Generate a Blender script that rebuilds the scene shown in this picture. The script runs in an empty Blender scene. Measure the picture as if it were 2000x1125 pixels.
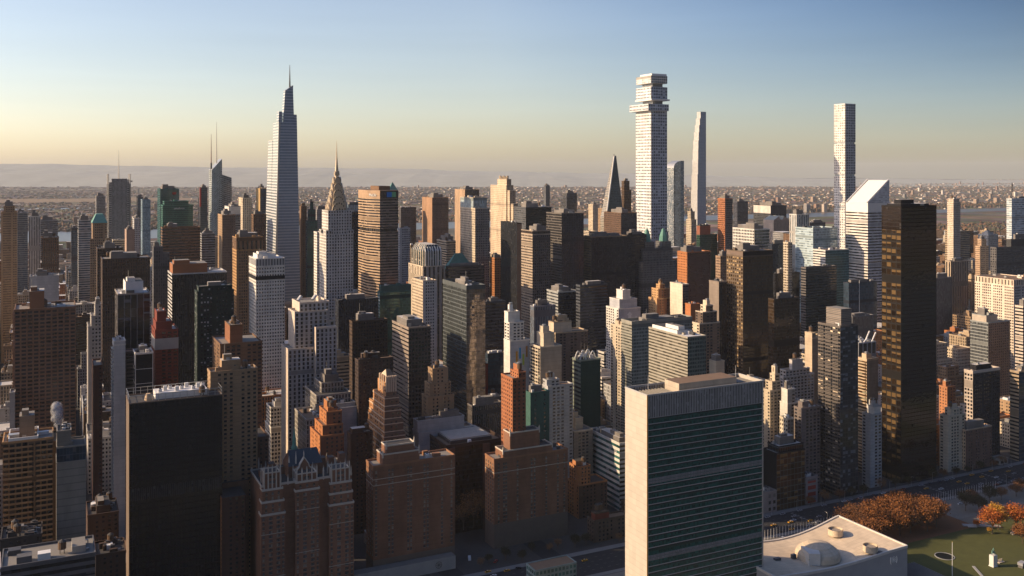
import bpy, bmesh, math, random
import numpy as np
from mathutils import Vector
PI = math.pi
C = bpy.context.scene.collection
SC = bpy.context.scene

# ------------------------------------------------------------------ camera
# World axes: +X runs uptown along the avenues, +Y runs crosstown to the west, Z up, metres.
CU, CV, CH, F, YAW, Y0 = -267.5, -584.3, 296.0, 1850.0, 0.4557, 332.0
SY, CY = math.sin(YAW), math.cos(YAW)
cd = bpy.data.cameras.new('camera'); cam = bpy.data.objects.new('camera', cd); C.objects.link(cam)
cam.location = (CU, CV, CH); cam.rotation_euler = (PI/2, 0, -YAW)
cd.sensor_width = 36.0; cd.lens = 36.0*F/2000.0; cd.shift_y = -(562.5-Y0)/2000.0
cd.clip_start = 5.0; cd.clip_end = 120000.0
SC.camera = cam

# ------------------------------------------------------------------ light
VEIL_A, VEIL_B, VEIL_H, VEIL_L, VEIL_S, VEIL_AZ = .32, 2.35, 4.0, .92, .66, math.radians(50)
VEIL_LOW, VEIL_WARM, VEIL_DEEP, ZENITH = (1.07, .955, .90), (1.12, .965, .95), (.62, .90, 1.34), 1.3
SUN_AZ, SUN_EL = math.radians(23.0), math.radians(25.0)     # azimuth: west of the cross-street normal
sunvec = Vector((-math.cos(SUN_AZ)*math.cos(SUN_EL), math.sin(SUN_AZ)*math.cos(SUN_EL), math.sin(SUN_EL)))
sl = bpy.data.lights.new('sun', 'SUN'); sun = bpy.data.objects.new('sun', sl); C.objects.link(sun)
sl.energy = 5.0; sl.angle = math.radians(0.5); sl.color = (1.0, 0.75, 0.48)
sun.rotation_euler = sunvec.to_track_quat('Z', 'Y').to_euler(); sun.location = (0, 0, 900)
w = bpy.data.worlds.new('World'); SC.world = w; w.use_nodes = True
wn = w.node_tree; sky = wn.nodes.new('ShaderNodeTexSky'); sky.sky_type = 'NISHITA'
sky.sun_disc = False; sky.sun_elevation = SUN_EL
sky.sun_rotation = math.atan2(sunvec.x, sunvec.y)
sky.altitude = 100; sky.air_density = 1.0; sky.dust_density = 1.0; sky.ozone_density = 1.6
def _n(op, a, b=None, c=None, clamp=False):
    n = wn.nodes.new('ShaderNodeMath'); n.operation = op; n.use_clamp = clamp
    for k, x in enumerate((a, b, c)):
        if x is None: continue
        if hasattr(x, 'links'): wn.links.new(x, n.inputs[k])
        else: n.inputs[k].default_value = x
    return n.outputs[0]
# the thin high veil of this evening sky: bright in the south west, deep blue away from it, creamy low down, dimmed eastward to deepen the shade
wtc = wn.nodes.new('ShaderNodeTexCoord'); wsp = wn.nodes.new('ShaderNodeSeparateXYZ'); wn.links.new(wtc.outputs['Generated'], wsp.inputs[0])
hx, hy = -math.cos(VEIL_AZ), math.sin(VEIL_AZ)
dsun = _n('ADD', _n('MULTIPLY', wsp.outputs[0], hx), _n('MULTIPLY', wsp.outputs[1], hy))
elv = _n('MULTIPLY', wsp.outputs[2], VEIL_H, clamp=True)                      # 0 at the horizon, 1 a little way up
side = _n('MULTIPLY_ADD', dsun, VEIL_B, VEIL_A); side = _n('MAXIMUM', side, .14); side = _n('MINIMUM', side, 1.3)
fac_ = _n('ADD', _n('MULTIPLY', side, elv), _n('MULTIPLY', _n('SUBTRACT', 1.0, elv), _n('MULTIPLY_ADD', dsun, VEIL_S, VEIL_L)))
def _mix(f, a, b):
    n = wn.nodes.new('ShaderNodeMix'); n.data_type = 'RGBA'; wn.links.new(f, n.inputs[0])
    for k, x in ((6, a), (7, b)):
        if hasattr(x, 'links'): wn.links.new(x, n.inputs[k])
        else: n.inputs[k].default_value = (*x, 1)
    return n.outputs[2]
away = _n('MULTIPLY_ADD', dsun, -2.1, .9, clamp=True)
tint = _mix(elv, VEIL_LOW, _mix(away, VEIL_WARM, VEIL_DEEP))
wmp = wn.nodes.new('ShaderNodeMapping'); wmp.inputs['Scale'].default_value = (1.5, 1.5, 26); wmp.inputs['Rotation'].default_value = (.02, .03, 0); wn.links.new(wtc.outputs['Generated'], wmp.inputs[0])
wnz = wn.nodes.new('ShaderNodeTexNoise'); wnz.inputs['Scale'].default_value = 1.6; wnz.inputs['Detail'].default_value = 5; wnz.inputs['Roughness'].default_value = .55; wn.links.new(wmp.outputs[0], wnz.inputs[0])
fac_ = _n('MULTIPLY', fac_, _n('MULTIPLY_ADD', _n('SUBTRACT', wnz.outputs[0], .5), .13, 1.0))
fac_ = _n('ADD', fac_, _n('MULTIPLY', _n('SUBTRACT', wsp.outputs[2], .3, clamp=True), ZENITH))  # extra overhead blue added to fill the shade
vm = wn.nodes.new('ShaderNodeVectorMath'); vm.operation = 'MULTIPLY'; wn.links.new(sky.outputs[0], vm.inputs[0]); wn.links.new(tint, vm.inputs[1])
vs = wn.nodes.new('ShaderNodeVectorMath'); vs.operation = 'SCALE'; wn.links.new(vm.outputs[0], vs.inputs[0]); wn.links.new(fac_, vs.inputs['Scale'])
wn.links.new(vs.outputs[0], wn.nodes['Background'].inputs[0]); wn.nodes['Background'].inputs[1].default_value = 0.108
SC.view_settings.view_transform = 'Standard'; SC.view_settings.look = 'None'
SC.view_settings.exposure = 0.32; SC.view_settings.gamma = 1.0
SC.cycles.max_bounces = 5; SC.cycles.diffuse_bounces = 2; SC.cycles.glossy_bounces = 2
SC.cycles.transparent_max_bounces = 6; SC.cycles.volume_bounces = 0
SC.cycles.use_denoising = True

# ------------------------------------------------------------------ materials
def lnk(nt, a, b): nt.links.new(a, b)
def mth(nt, op, a, b=None, c=None):
    n = nt.nodes.new('ShaderNodeMath'); n.operation = op
    for i, x in enumerate((a, b, c)):
        if x is None: continue
        if hasattr(x, 'links'): lnk(nt, x, n.inputs[i])
        else: n.inputs[i].default_value = x
    return n.outputs[0]
def mixc(nt, f, a, b, mode='MIX'):
    n = nt.nodes.new('ShaderNodeMix'); n.data_type = 'RGBA'; n.blend_type = mode
    for i, x in ((0, f), (6, a), (7, b)):
        if hasattr(x, 'links'): lnk(nt, x, n.inputs[i])
        elif i == 0: n.inputs[0].default_value = x
        else: n.inputs[i].default_value = (*x, 1) if len(x) == 3 else x
    return n.outputs[2]
def make_group():
    g = bpy.data.node_groups.new('facade', 'ShaderNodeTree')
    I = g.interface
    def inp(n, t, d):
        s = I.new_socket(n, in_out='INPUT', socket_type=t); s.default_value = d
    inp('Wall', 'NodeSocketColor', (.4, .4, .4, 1)); inp('Glass', 'NodeSocketColor', (.03, .03, .03, 1)); inp('Blind', 'NodeSocketColor', (.3, .28, .25, 1))
    for n, d in (('W', .5), ('H', .5), ('BlindAmt', .15), ('Metal', 0.0), ('Rough', .12), ('Seed', 0.0), ('Spandrel', 0.0), ('Dirt', 0.3), ('Wave', 0.0), ('Grp', 0.0), ('Mech', 0.0), ('Var', 1.0)): inp(n, 'NodeSocketFloat', d)
    I.new_socket('Shader', in_out='OUTPUT', socket_type='NodeSocketShader')
    N = g.nodes; gi = N.new('NodeGroupInput'); go = N.new('NodeGroupOutput'); i = gi.outputs
    uv = N.new('ShaderNodeUVMap'); uv.uv_map = 'UVMap'
    sp = N.new('ShaderNodeSeparateXYZ'); lnk(g, uv.outputs[0], sp.inputs[0])
    x, y = sp.outputs[0], sp.outputs[1]
    fx, fy = mth(g, 'FRACT', x), mth(g, 'FRACT', y)
    mx = mth(g, 'LESS_THAN', mth(g, 'ABSOLUTE', mth(g, 'SUBTRACT', fx, .5)), mth(g, 'MULTIPLY', i['W'], .5))
    my = mth(g, 'LESS_THAN', mth(g, 'ABSOLUTE', mth(g, 'SUBTRACT', fy, .5)), mth(g, 'MULTIPLY', i['H'], .5))
    m = mth(g, 'MULTIPLY', mx, my)
    cx_, cy_ = mth(g, 'FLOOR', x), mth(g, 'FLOOR', y)
    gp = mth(g, 'MULTIPLY', mth(g, 'LESS_THAN', mth(g, 'MODULO', mth(g, 'ADD', cx_, .5), mth(g, 'MAXIMUM', i['Grp'], 1.5)), 1.0), mth(g, 'GREATER_THAN', i['Grp'], 1.5))
    m = mth(g, 'MULTIPLY', m, mth(g, 'SUBTRACT', 1.0, gp))
    mf = mth(g, 'MULTIPLY', mth(g, 'LESS_THAN', mth(g, 'MODULO', mth(g, 'ADD', mth(g, 'ADD', cy_, .5), i['Seed']), mth(g, 'MAXIMUM', i['Mech'], 1.5)), 1.2), mth(g, 'GREATER_THAN', i['Mech'], 1.5))
    cb = N.new('ShaderNodeCombineXYZ'); lnk(g, mth(g, 'FLOOR', x), cb.inputs[0]); lnk(g, mth(g, 'FLOOR', y), cb.inputs[1]); lnk(g, i['Seed'], cb.inputs[2])
    wnz = N.new('ShaderNodeTexWhiteNoise'); wnz.noise_dimensions = '3D'; lnk(g, cb.outputs[0], wnz.inputs[0]); n1 = wnz.outputs[0]
    s2 = N.new('ShaderNodeSeparateColor'); lnk(g, wnz.outputs[1], s2.inputs[0]); n2 = s2.outputs[1]
    gl = N.new('ShaderNodeVectorMath'); gl.operation = 'SCALE'; lnk(g, i['Glass'], gl.inputs[0]); lnk(g, mth(g, 'MULTIPLY_ADD', mth(g, 'MULTIPLY_ADD', n2, 1.1, -.55), i['Var'], 1.0), gl.inputs['Scale'])
    bm_ = mth(g, 'LESS_THAN', n1, i['BlindAmt'])
    # blinds drawn part of the way down
    bm2 = mth(g, 'MULTIPLY', bm_, mth(g, 'GREATER_THAN', fy, mth(g, 'MULTIPLY_ADD', n2, .5, .2)))
    glc = mixc(g, bm2, gl.outputs[0], i['Blind'])
    tc = N.new('ShaderNodeTexCoord')
    nz = N.new('ShaderNodeTexNoise'); nz.inputs['Scale'].default_value = .06; nz.inputs['Detail'].default_value = 5; nz.inputs['Roughness'].default_value = .65
    mp = N.new('ShaderNodeMapping'); mp.inputs['Scale'].default_value = (1, 1, .35); lnk(g, tc.outputs['Object'], mp.inputs[0]); lnk(g, mp.outputs[0], nz.inputs[0])
    nf = mth(g, 'MULTIPLY_ADD', mth(g, 'SUBTRACT', nz.outputs[0], .5), mth(g, 'MULTIPLY', i['Dirt'], 3.0), 1.0)
    nf = mth(g, 'MULTIPLY', nf, mth(g, 'MULTIPLY_ADD', n2, .12, .94))
    # a different course at each floor slab
    sb = mth(g, 'MULTIPLY', mth(g, 'LESS_THAN', fy, .14), i['Spandrel'])
    nf = mth(g, 'MULTIPLY', nf, mth(g, 'SUBTRACT', 1.0, sb)); nf = mth(g, 'MULTIPLY', nf, mth(g, 'SUBTRACT', 1.0, mth(g, 'MULTIPLY', mf, .45)))
    m = mth(g, 'MULTIPLY', m, mth(g, 'SUBTRACT', 1.0, mf))
    wl = N.new('ShaderNodeVectorMath'); wl.operation = 'SCALE'; lnk(g, i['Wall'], wl.inputs[0]); lnk(g, nf, wl.inputs['Scale'])
    col = mixc(g, m, wl.outputs[0], glc)
    p = N.new('ShaderNodeBsdfPrincipled'); lnk(g, col, p.inputs['Base Color'])
    mg = mth(g, 'MULTIPLY', m, mth(g, 'SUBTRACT', 1.0, bm2))
    lnk(g, mth(g, 'MULTIPLY', mg, i['Metal']), p.inputs['Metallic'])
    lnk(g, mth(g, 'ADD', mth(g, 'MULTIPLY', mth(g, 'SUBTRACT', 1.0, mg), .8), mth(g, 'MULTIPLY', mg, i['Rough'])), p.inputs['Roughness'])
    lnk(g, mth(g, 'MULTIPLY_ADD', mg, .45, .25), p.inputs['Specular IOR Level'])
    # panes that are not quite in one plane
    wv = N.new('ShaderNodeTexNoise'); wv.inputs['Scale'].default_value = .16; wv.inputs['Detail'].default_value = 2; lnk(g, tc.outputs['Object'], wv.inputs[0])
    bp = N.new('ShaderNodeBump'); lnk(g, mth(g, 'MULTIPLY', mg, i['Wave']), bp.inputs['Strength']); bp.inputs['Distance'].default_value = 1.0
    lnk(g, mth(g, 'ADD', wv.outputs[0], mth(g, 'MULTIPLY', n1, .02)), bp.inputs['Height']); lnk(g, bp.outputs[0], p.inputs['Normal'])
    lnk(g, p.outputs[0], go.inputs[0])
    return g
FAC = make_group()
PAL = dict(tan=(.34,.225,.13), sand=(.45,.34,.22), cream=(.58,.48,.35), white=(.66,.62,.55), grey=(.29,.28,.27), dgrey=(.11,.11,.115), black=(.012,.012,.015),
  brown=(.19,.11,.062), dbrown=(.075,.048,.032), brick=(.25,.108,.055), red=(.2,.05,.032), orange=(.42,.17,.065), navy=(.028,.036,.055), teal=(.04,.12,.125),
  green=(.045,.115,.085), bronze=(.05,.032,.018), pink=(.37,.26,.2), conc=(.36,.33,.29), blue=(.2,.3,.38), copper=(.13,.30,.24), lgrey=(.45,.44,.42), gold=(.45,.3,.13))
GL = dict(dark=(.018,.02,.024), blue=(.05,.085,.12), teal=(.03,.10,.095), bronze=(.06,.035,.016), grey=(.07,.075,.08), light=(.32,.4,.45), green=(.02,.06,.045), pale=(.5,.55,.58))
#         bay floor  W    H   metal rough blind span wave
KIND = dict(brick=(3.6,3.1,.40,.50,0,.15,.22,.0,0), apt=(4.2,3.0,.62,.52,0,.15,.25,.25,0), punch=(2.8,3.7,.52,.50,0,.12,.15,.0,0), grid=(3.0,3.8,.68,.60,.1,.12,.15,.1,0),
  band=(4.5,3.8,1.1,.48,.1,.12,.12,0,0), stripe=(2.8,3.8,.50,.78,0,.15,.15,0,0), fins=(2.2,3.9,.62,1.1,.2,.15,.12,0,0), glass=(2.0,3.9,.88,.74,.35,.08,.08,0,.04),
  curtain=(1.8,3.9,.92,.90,.6,.07,.05,0,.05), blank=(4.0,3.4,0,0,0,.5,0,.12,0), balc=(5.0,3.0,.86,.55,0,.2,.3,.0,0), louvre=(1.2,1.2,.5,1.1,0,.5,0,0,0))
_mats = {}
def fac(kind, wall, glass='dark', extra=None, **k):
    if extra: k = {**extra, **k}
    key = (kind, wall, glass, tuple(sorted(k.items())))
    if key in _mats: return _mats[key]
    b = KIND[kind]
    m = bpy.data.materials.new(f'{kind}_{wall}_{glass}' if isinstance(wall, str) else kind); m.use_nodes = True
    nt = m.node_tree; nt.nodes.clear()
    g = nt.nodes.new('ShaderNodeGroup'); g.node_tree = FAC; o = nt.nodes.new('ShaderNodeOutputMaterial'); lnk(nt, g.outputs[0], o.inputs[0])
    wc = PAL[wall] if isinstance(wall, str) else wall; gc = GL[glass] if isinstance(glass, str) else glass
    I = g.inputs; I['Wall'].default_value = (*wc, 1); I['Glass'].default_value = (*gc, 1); I['Blind'].default_value = (*k.get('blindc', tuple(min(.24, .03+.45*c_) for c_ in wc)), 1)
    I['W'].default_value = k.get('W', b[2]); I['H'].default_value = k.get('H', b[3]); I['Metal'].default_value = k.get('metal', b[4]); I['Rough'].default_value = k.get('rough', b[5])
    I['BlindAmt'].default_value = k.get('blind', b[6]); I['Spandrel'].default_value = k.get('span', b[7]); I['Wave'].default_value = k.get('wave', b[8])
    I['Seed'].default_value = len(_mats)*1.37; hsh = random.Random(len(_mats)); I['Grp'].default_value = k.get('grp', hsh.choice([0, 3, 4, 5, 6]) if kind in ('brick', 'apt') else (hsh.choice([0, 0, 5, 6]) if kind == 'punch' else 0)); I['Mech'].default_value = k.get('mech', hsh.choice([0, 14, 17, 21]) if kind in ('band', 'stripe', 'grid', 'fins', 'glass') else 0); I['Dirt'].default_value = k.get('dirt', .38)
    I['Var'].default_value = k.get('var', 1.0 if kind not in ('glass', 'curtain') else .7); m["bay"] = k.get('bay', b[0]); m['floor'] = k.get('floor', b[1])
    _mats[key] = m; return m
def plain(name, col, rough=.8, metal=0.0, var=.25, scale=.15, spec=.3):
    if name in _mats: return _mats[name]
    m = bpy.data.materials.new(name); m.use_nodes = True; nt = m.node_tree; p = nt.nodes['Principled BSDF']
    tc = nt.nodes.new('ShaderNodeTexCoord'); nz = nt.nodes.new('ShaderNodeTexNoise'); nz.inputs['Scale'].default_value = scale; nz.inputs['Detail'].default_value = 6; nz.inputs['Roughness'].default_value = .7
    lnk(nt, tc.outputs['Object'], nz.inputs[0])
    v = nt.nodes.new('ShaderNodeVectorMath'); v.operation = 'SCALE'; v.inputs[0].default_value = col
    lnk(nt, mth(nt, 'MULTIPLY_ADD', nz.outputs[0], 2*var, 1-var), v.inputs['Scale']); lnk(nt, v.outputs[0], p.inputs['Base Color'])
    p.inputs['Roughness'].default_value = rough; p.inputs['Metallic'].default_value = metal; p.inputs['Specular IOR Level'].default_value = spec
    m['bay'] = 3.0; m['floor'] = 3.0
    _mats[name] = m; return m
ROOFS = dict(tar=plain('roof_tar', (.06,.055,.05)), gravel=plain('roof_gravel', (.22,.2,.17)), pale=plain('roof_pale', (.5,.46,.4)), brown=plain('roof_brown', (.2,.13,.08)), white=plain('roof_white', (.62,.6,.57)))
COPPER = plain('green_copper', (.11,.27,.21), .6, 0, .3)
STEEL = plain('steel', (.45,.44,.42), .35, .6)
DSTEEL = plain('dark_steel', (.08,.08,.085), .5, .3)
WOOD = plain('tank_wood', (.14,.085,.05), .9)
WHITEP = plain('white_paint', (.72,.7,.66), .6)

# ------------------------------------------------------------------ mesh helpers
class MB:
    """collects faces (with facade uv in window cells) and links them as ONE mesh object"""
    def __init__(s): s.v = []; s.f = []; s.uv = []; s.mi = []; s.mats = []
    def slot(s, m):
        if m not in s.mats: s.mats.append(m)
        return s.mats.index(m)
    def face(s, pts, m, uv=None):
        b = len(s.v); s.v.extend(pts); s.f.append(tuple(range(b, b+len(pts)))); s.mi.append(s.slot(m))
        s.uv.append(uv if uv else [(p[0]*.25, p[1]*.25) for p in pts])
    def wall(s, a, b, c, d, m, nu=None, nv=None, u0=0, v0=0):
        """quad a-b (bottom) c-d (top), cells counted from its size"""
        L = math.dist(a, b); h = math.dist(b, c)
        nu = nu or max(1, round(L/m.get('bay', 3))); nv = nv or max(1, round(h/m.get('floor', 3)))
        s.face([a, b, c, d], m, [(u0, v0), (u0+nu, v0), (u0+nu, v0+nv), (u0, v0+nv)])
    def prism(s, poly, z0, z1, m, top=None, bottom=False, poly1=None):
        """poly counter-clockwise seen from above; m one material or one per side; poly1 = outline at the top"""
        n = len(poly); P1 = poly1 or poly
        for i in range(n):
            j = (i+1) % n; mm = m[i] if isinstance(m, (list, tuple)) else m
            a, b = poly[i], poly[j]; c, d = P1[j], P1[i]
            if mm is None: continue
            s.wall((a[0], a[1], z0), (b[0], b[1], z0), (c[0], c[1], z1), (d[0], d[1], z1), mm, nv=max(1, round((z1-z0)/mm.get('floor', 3))), u0=i*37, v0=int(z0/mm.get('floor', 3)))
        tm = top or (m[0] if isinstance(m, (list, tuple)) else m)
        if top is not False: s.face([(x, y, z1) for x, y in P1], tm)
        if bottom: s.face([(x, y, z0) for x, y in reversed(poly)], tm)
        return s
    def box(s, x0, x1, y0, y1, z0, z1, m, east=None, top=None, bottom=False):
        e = east or m
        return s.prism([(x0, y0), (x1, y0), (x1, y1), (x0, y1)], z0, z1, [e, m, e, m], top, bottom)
    def cyl(s, x, y, z0, z1, r, m, n=12, r1=None, top=True, bottom=False):
        r1 = r if r1 is None else r1
        p = [(x+r*math.cos(2*PI*k/n), y+r*math.sin(2*PI*k/n)) for k in range(n)]
        q = [(x+r1*math.cos(2*PI*k/n), y+r1*math.sin(2*PI*k/n)) for k in range(n)]
        return s.prism(p, z0, z1, m, None if top else False, bottom, q)
    def tube(s, pts, r, m, n=6):
        for a, b in zip(pts[:-1], pts[1:]):
            a = Vector(a); b = Vector(b); d = (b-a).normalized(); q = d.to_track_quat('Z', 'Y')
            ring = [q @ Vector((r*math.cos(2*PI*k/n), r*math.sin(2*PI*k/n), 0)) for k in range(n)]
            for k in range(n):
                k2 = (k+1) % n; s.face([tuple(a+ring[k]), tuple(a+ring[k2]), tuple(b+ring[k2]), tuple(b+ring[k])], m)
            s.face([tuple(b+r_) for r_ in ring], m)
        return s
    def ring(s, x0, x1, y0, y1, z0, z1, t, m):
        """hollow square kerb"""
        s.box(x0, x1, y0, y0+t, z0, z1, m); s.box(x0, x1, y1-t, y1, z0, z1, m)
        s.box(x0, x0+t, y0+t, y1-t, z0, z1, m); s.box(x1-t, x1, y0+t, y1-t, z0, z1, m); return s
    def build(s, name, parent=None, smooth=False, off=(0, 0, 0)):
        me = bpy.data.meshes.new(name)
        v = [(p[0]-off[0], p[1]-off[1], p[2]-off[2]) for p in s.v] if any(off) else s.v
        me.from_pydata(v, [], s.f)
        for m in s.mats: me.materials.append(m)
        me.polygons.foreach_set('material_index', s.mi)
        l = me.uv_layers.new(name='UVMap'); l.data.foreach_set('uv', [c for f in s.uv for p in f for c in p])
        if smooth: me.polygons.foreach_set('use_smooth', [True]*len(s.f))
        me.update()
        o = bpy.data.objects.new(name, me); C.objects.link(o)
        if parent: o.parent = parent
        return o
def tag(o, label=None, cat=None, group=None, kind=None):
    if label: o['label'] = label
    if cat: o['category'] = cat
    if group: o['group'] = group
    if kind: o['kind'] = kind
    return o
def thing(name, label, cat, loc=(0, 0, 0), group=None):
    o = bpy.data.objects.new(name, None); C.objects.link(o); o.location = loc; o.empty_display_size = 5
    return tag(o, label, cat, group)
def struct(name, mb, **k): return tag(mb.build(name, **k), kind='structure')

# ------------------------------------------------------------------ photo to place
def ray(x):
    t = (x-1000.0)/F; return (SY+CY*t, CY-SY*t)
def at_v(x, v):                       # point of the ray of column x on the line Y = v -> (u, depth)
    a, b = ray(x); d = (v-CV)/b; return CU+a*d, d
def at_u(x, u):
    a, b = ray(x); d = (u-CU)/a; return CV+b*d, d
def at_z(x, y, z=0.0):                # ground point under pixel
    d = F*(CH-z)/(y-Y0); a, b = ray(x); return CU+a*d, CV+b*d
def zz(y, d): return CH-(y-Y0)*d/F
def proj(u, v, z):
    du, dv = u-CU, v-CV; d = dv*CY+du*SY; r = du*CY-dv*SY
    return 1000+F*r/d, Y0-F*(z-CH)/d, d
FOOT = []     # (u0,u1,v0,v1, xpx0, xpx1, ytop, ybottom, depth, label)
# ------------------------------------------------------------------ generic building
def tank(parent, x, y, z, rng, r=2.0):
    m = MB()
    for a in range(4):
        cx, cy = x+r*.7*math.cos(a*PI/2+.8), y+r*.7*math.sin(a*PI/2+.8); m.box(cx-.15, cx+.15, cy-.15, cy+.15, z, z+2.4, DSTEEL)
    m.cyl(x, y, z+2.4, z+6.2, r, WOOD, 10); t = m.build('water_tank', parent)
    k = MB(); k.cyl(x, y, z+6.2, z+7.6, r*1.08, ROOFS['tar'], 10, .1); k.build('tank_roof', t)
def unit_cluster(parent, u0, u1, v0, v1, z, rng, n, wallm):
    for i in range(n):
        a = rng.uniform(2, min(7, (u1-u0)*.3)); b = rng.uniform(2, min(6, (v1-v0)*.3)); h = rng.uniform(1.2, 3.6)
        x = rng.uniform(u0+1, max(u0+1.1, u1-a-1)); y = rng.uniform(v0+1, max(v0+1.1, v1-b-1))
        m = MB(); mm = rng.choice([STEEL, WHITEP, DSTEEL, wallm, wallm]); m.box(x, x+a, y, y+b, z, z+h, mm)
        if rng.random() < .6: m.cyl(x+a/2, y+b/2, z+h, z+h+.7, min(a, b)*.3, DSTEEL, 8)
        if rng.random() < .4: m.tube([(x+a, y+b/2, z+h*.6), (x+a+1.6, y+b/2, z+h*.6), (x+a+1.6, y+b/2, z)], .3, STEEL, 5)
        m.build('rooftop_unit', parent)
def roof_kit(root, rect, z, fm, rng, roof='gravel', ph=None, units=2, tanks=0, phm=None, pz=1.3):
    u0, u1, v0, v1 = rect
    r = MB(); r.box(u0+.3, u1-.3, v0+.3, v1-.3, z-.6, z+.08, ROOFS[roof]); ro = r.build('roof', root)
    cm = fm
    p = MB(); p.ring(u0-.18, u1+.18, v0-.18, v1+.18, z-.02, z+pz, .6, cm); p.build('parapet', ro)
    if ph:
        s, n, e, w_, h = ph; a, b = u1-u0, v1-v0
        m = MB(); pm = phm or fac('blank', (.2, .18, .16))
        m.box(u0+a*s, u1-a*n, v0+b*e, v1-b*w_, z+.05, z+h, pm, None, ROOFS[rng.choice(['tar', 'gravel', 'pale'])])
        if h > 5: m.box(u0+a*(s+.1), u0+a*(s+.1)+2.5, v0+b*(e+.1), v0+b*(e+.1)+2.5, z+h, z+h+1.6, STEEL)
        if min(a*(1-s-n), b*(1-e-w_)) > 7:
            x0, y0 = u0+a*s+rng.uniform(.5, 2), v0+b*e+rng.uniform(.5, 2); m.box(x0, x0+a*(1-s-n)*.45, y0, y0+b*(1-e-w_)*.5, z+h+.02, z+h+rng.uniform(2, 4), pm, None, ROOFS['gravel'])
            if rng.random() < .35: m.tube([(x0+1, y0+1, z+h), (x0+1, y0+1, z+h+rng.uniform(6, 14))], .18, STEEL, 5)
        m.build('penthouse', root)
    if u1-u0 > 7 and v1-v0 > 7: unit_cluster(root, u0+.8, u1-.8, v0+.8, v1-.8, z+.08, rng, units, fm if isinstance(fm, bpy.types.Material) else STEEL)
    for i in range(tanks): tank(root, rng.uniform(u0+3, u1-3), rng.uniform(v0+3, v1-3), z+.08, rng)
_wm = {}
def window_mesh(w, h, axis, var):
    k = (round(w, 2), round(h, 2), axis, var)
    if k in _wm: return _wm[k]
    m = MB(); g = [plain('pane_dark', (.018, .02, .024), .1, 0, .3, .5, .7), plain('pane_dim', (.035, .04, .045), .12, 0, .3, .5, .7), plain('pane_blind', (.23, .2, .16), .4, 0, .2), plain('pane_sky', (.07, .085, .1), .08, 0, .3, .5, .8)][var]
    fr = plain('window_frame', (.3, .27, .23), .6)
    def bx(a0, a1, z0, z1, d0, d1, mm):
        if axis == 'e': m.box(a0, a1, -d1, -d0, z0, z1, mm)
        else: m.box(-d1, -d0, a0, a1, z0, z1, mm)
    bx(-w/2, w/2, -h/2, h/2, -.02, .06, g); bx(-w/2-.12, w/2+.12, -h/2-.22, -h/2, -.02, .22, fr); bx(-.05, .05, -h/2, h/2, .06, .1, fr); bx(-w/2, w/2, -.05, .05, .06, .1, fr)
    o = m.build('window', None); me = o.data; bpy.data.objects.remove(o); _wm[k] = me; return me
def windows(root, spots, w, h, rng, limit=100):
    """spots: (x, y, z, axis) sorted so that those that show largest come first"""
    for x, y, z, ax in spots[:limit]:
        o = bpy.data.objects.new('window', window_mesh(w, h, ax, rng.choice([0, 0, 0, 1, 1, 2, 3]))); C.objects.link(o); o.parent = root; o.location = (x, y, z)
    rest = spots[limit:]
    if rest:
        vs, fs, mi, mats = [], [], [], []
        for x, y, z, ax in rest:
            me = window_mesh(w, h, ax, rng.choice([0, 0, 0, 1, 1, 2, 3])); b = len(vs)
            vs += [(p.co.x+x, p.co.y+y, p.co.z+z) for p in me.vertices]
            for f in me.polygons:
                mm = me.materials[f.material_index]
                if mm not in mats: mats.append(mm)
                mi.append(mats.index(mm)); fs.append(tuple(b+i for i in f.vertices))
        me = bpy.data.meshes.new('window'); me.from_pydata(vs, [], fs)
        for mm in mats: me.materials.append(mm)
        me.polygons.foreach_set('material_index', mi); me.update()
        o = bpy.data.objects.new('window', me); C.objects.link(o); o.parent = root; o['kind'] = 'stuff'
def face_spots(rect, z0, z1, bay, fl, rng, faces='es', skip=.0, pairs=None):
    u0, u1, v0, v1 = rect; out = []
    nz = int((z1-z0)/fl)
    for k in range(nz):
        z = z1-fl*(k+.55)
        if 'e' in faces:
            n = max(1, int((u1-u0-1.5)/bay))
            for i in range(n):
                if pairs and i % pairs[1] not in pairs[0]: continue
                out.append((u0+(u1-u0)*(i+.5)/n, v0, z, 'e'))
        if 's' in faces:
            n = max(1, int((v1-v0-1.5)/bay))
            for i in range(n): out.append((u0, v0+(v1-v0)*(i+.5)/n, z, 's'))
    return out
NB = [0]
def place(xl, xm, xr, yt, v, dep=None, base=0.0):
    us, d = at_v(xm, v); un, _ = at_v(xr, v)
    if dep is None:
        dep = at_u(xl, us)[0]-v if xl < xm-1 and abs(ray(xl)[0]) > .04 else 30
        dep = min(max(dep, 10), 40 if xm < 620 else 60)
    return us, un, v, v+dep, zz(yt, d), d
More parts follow.
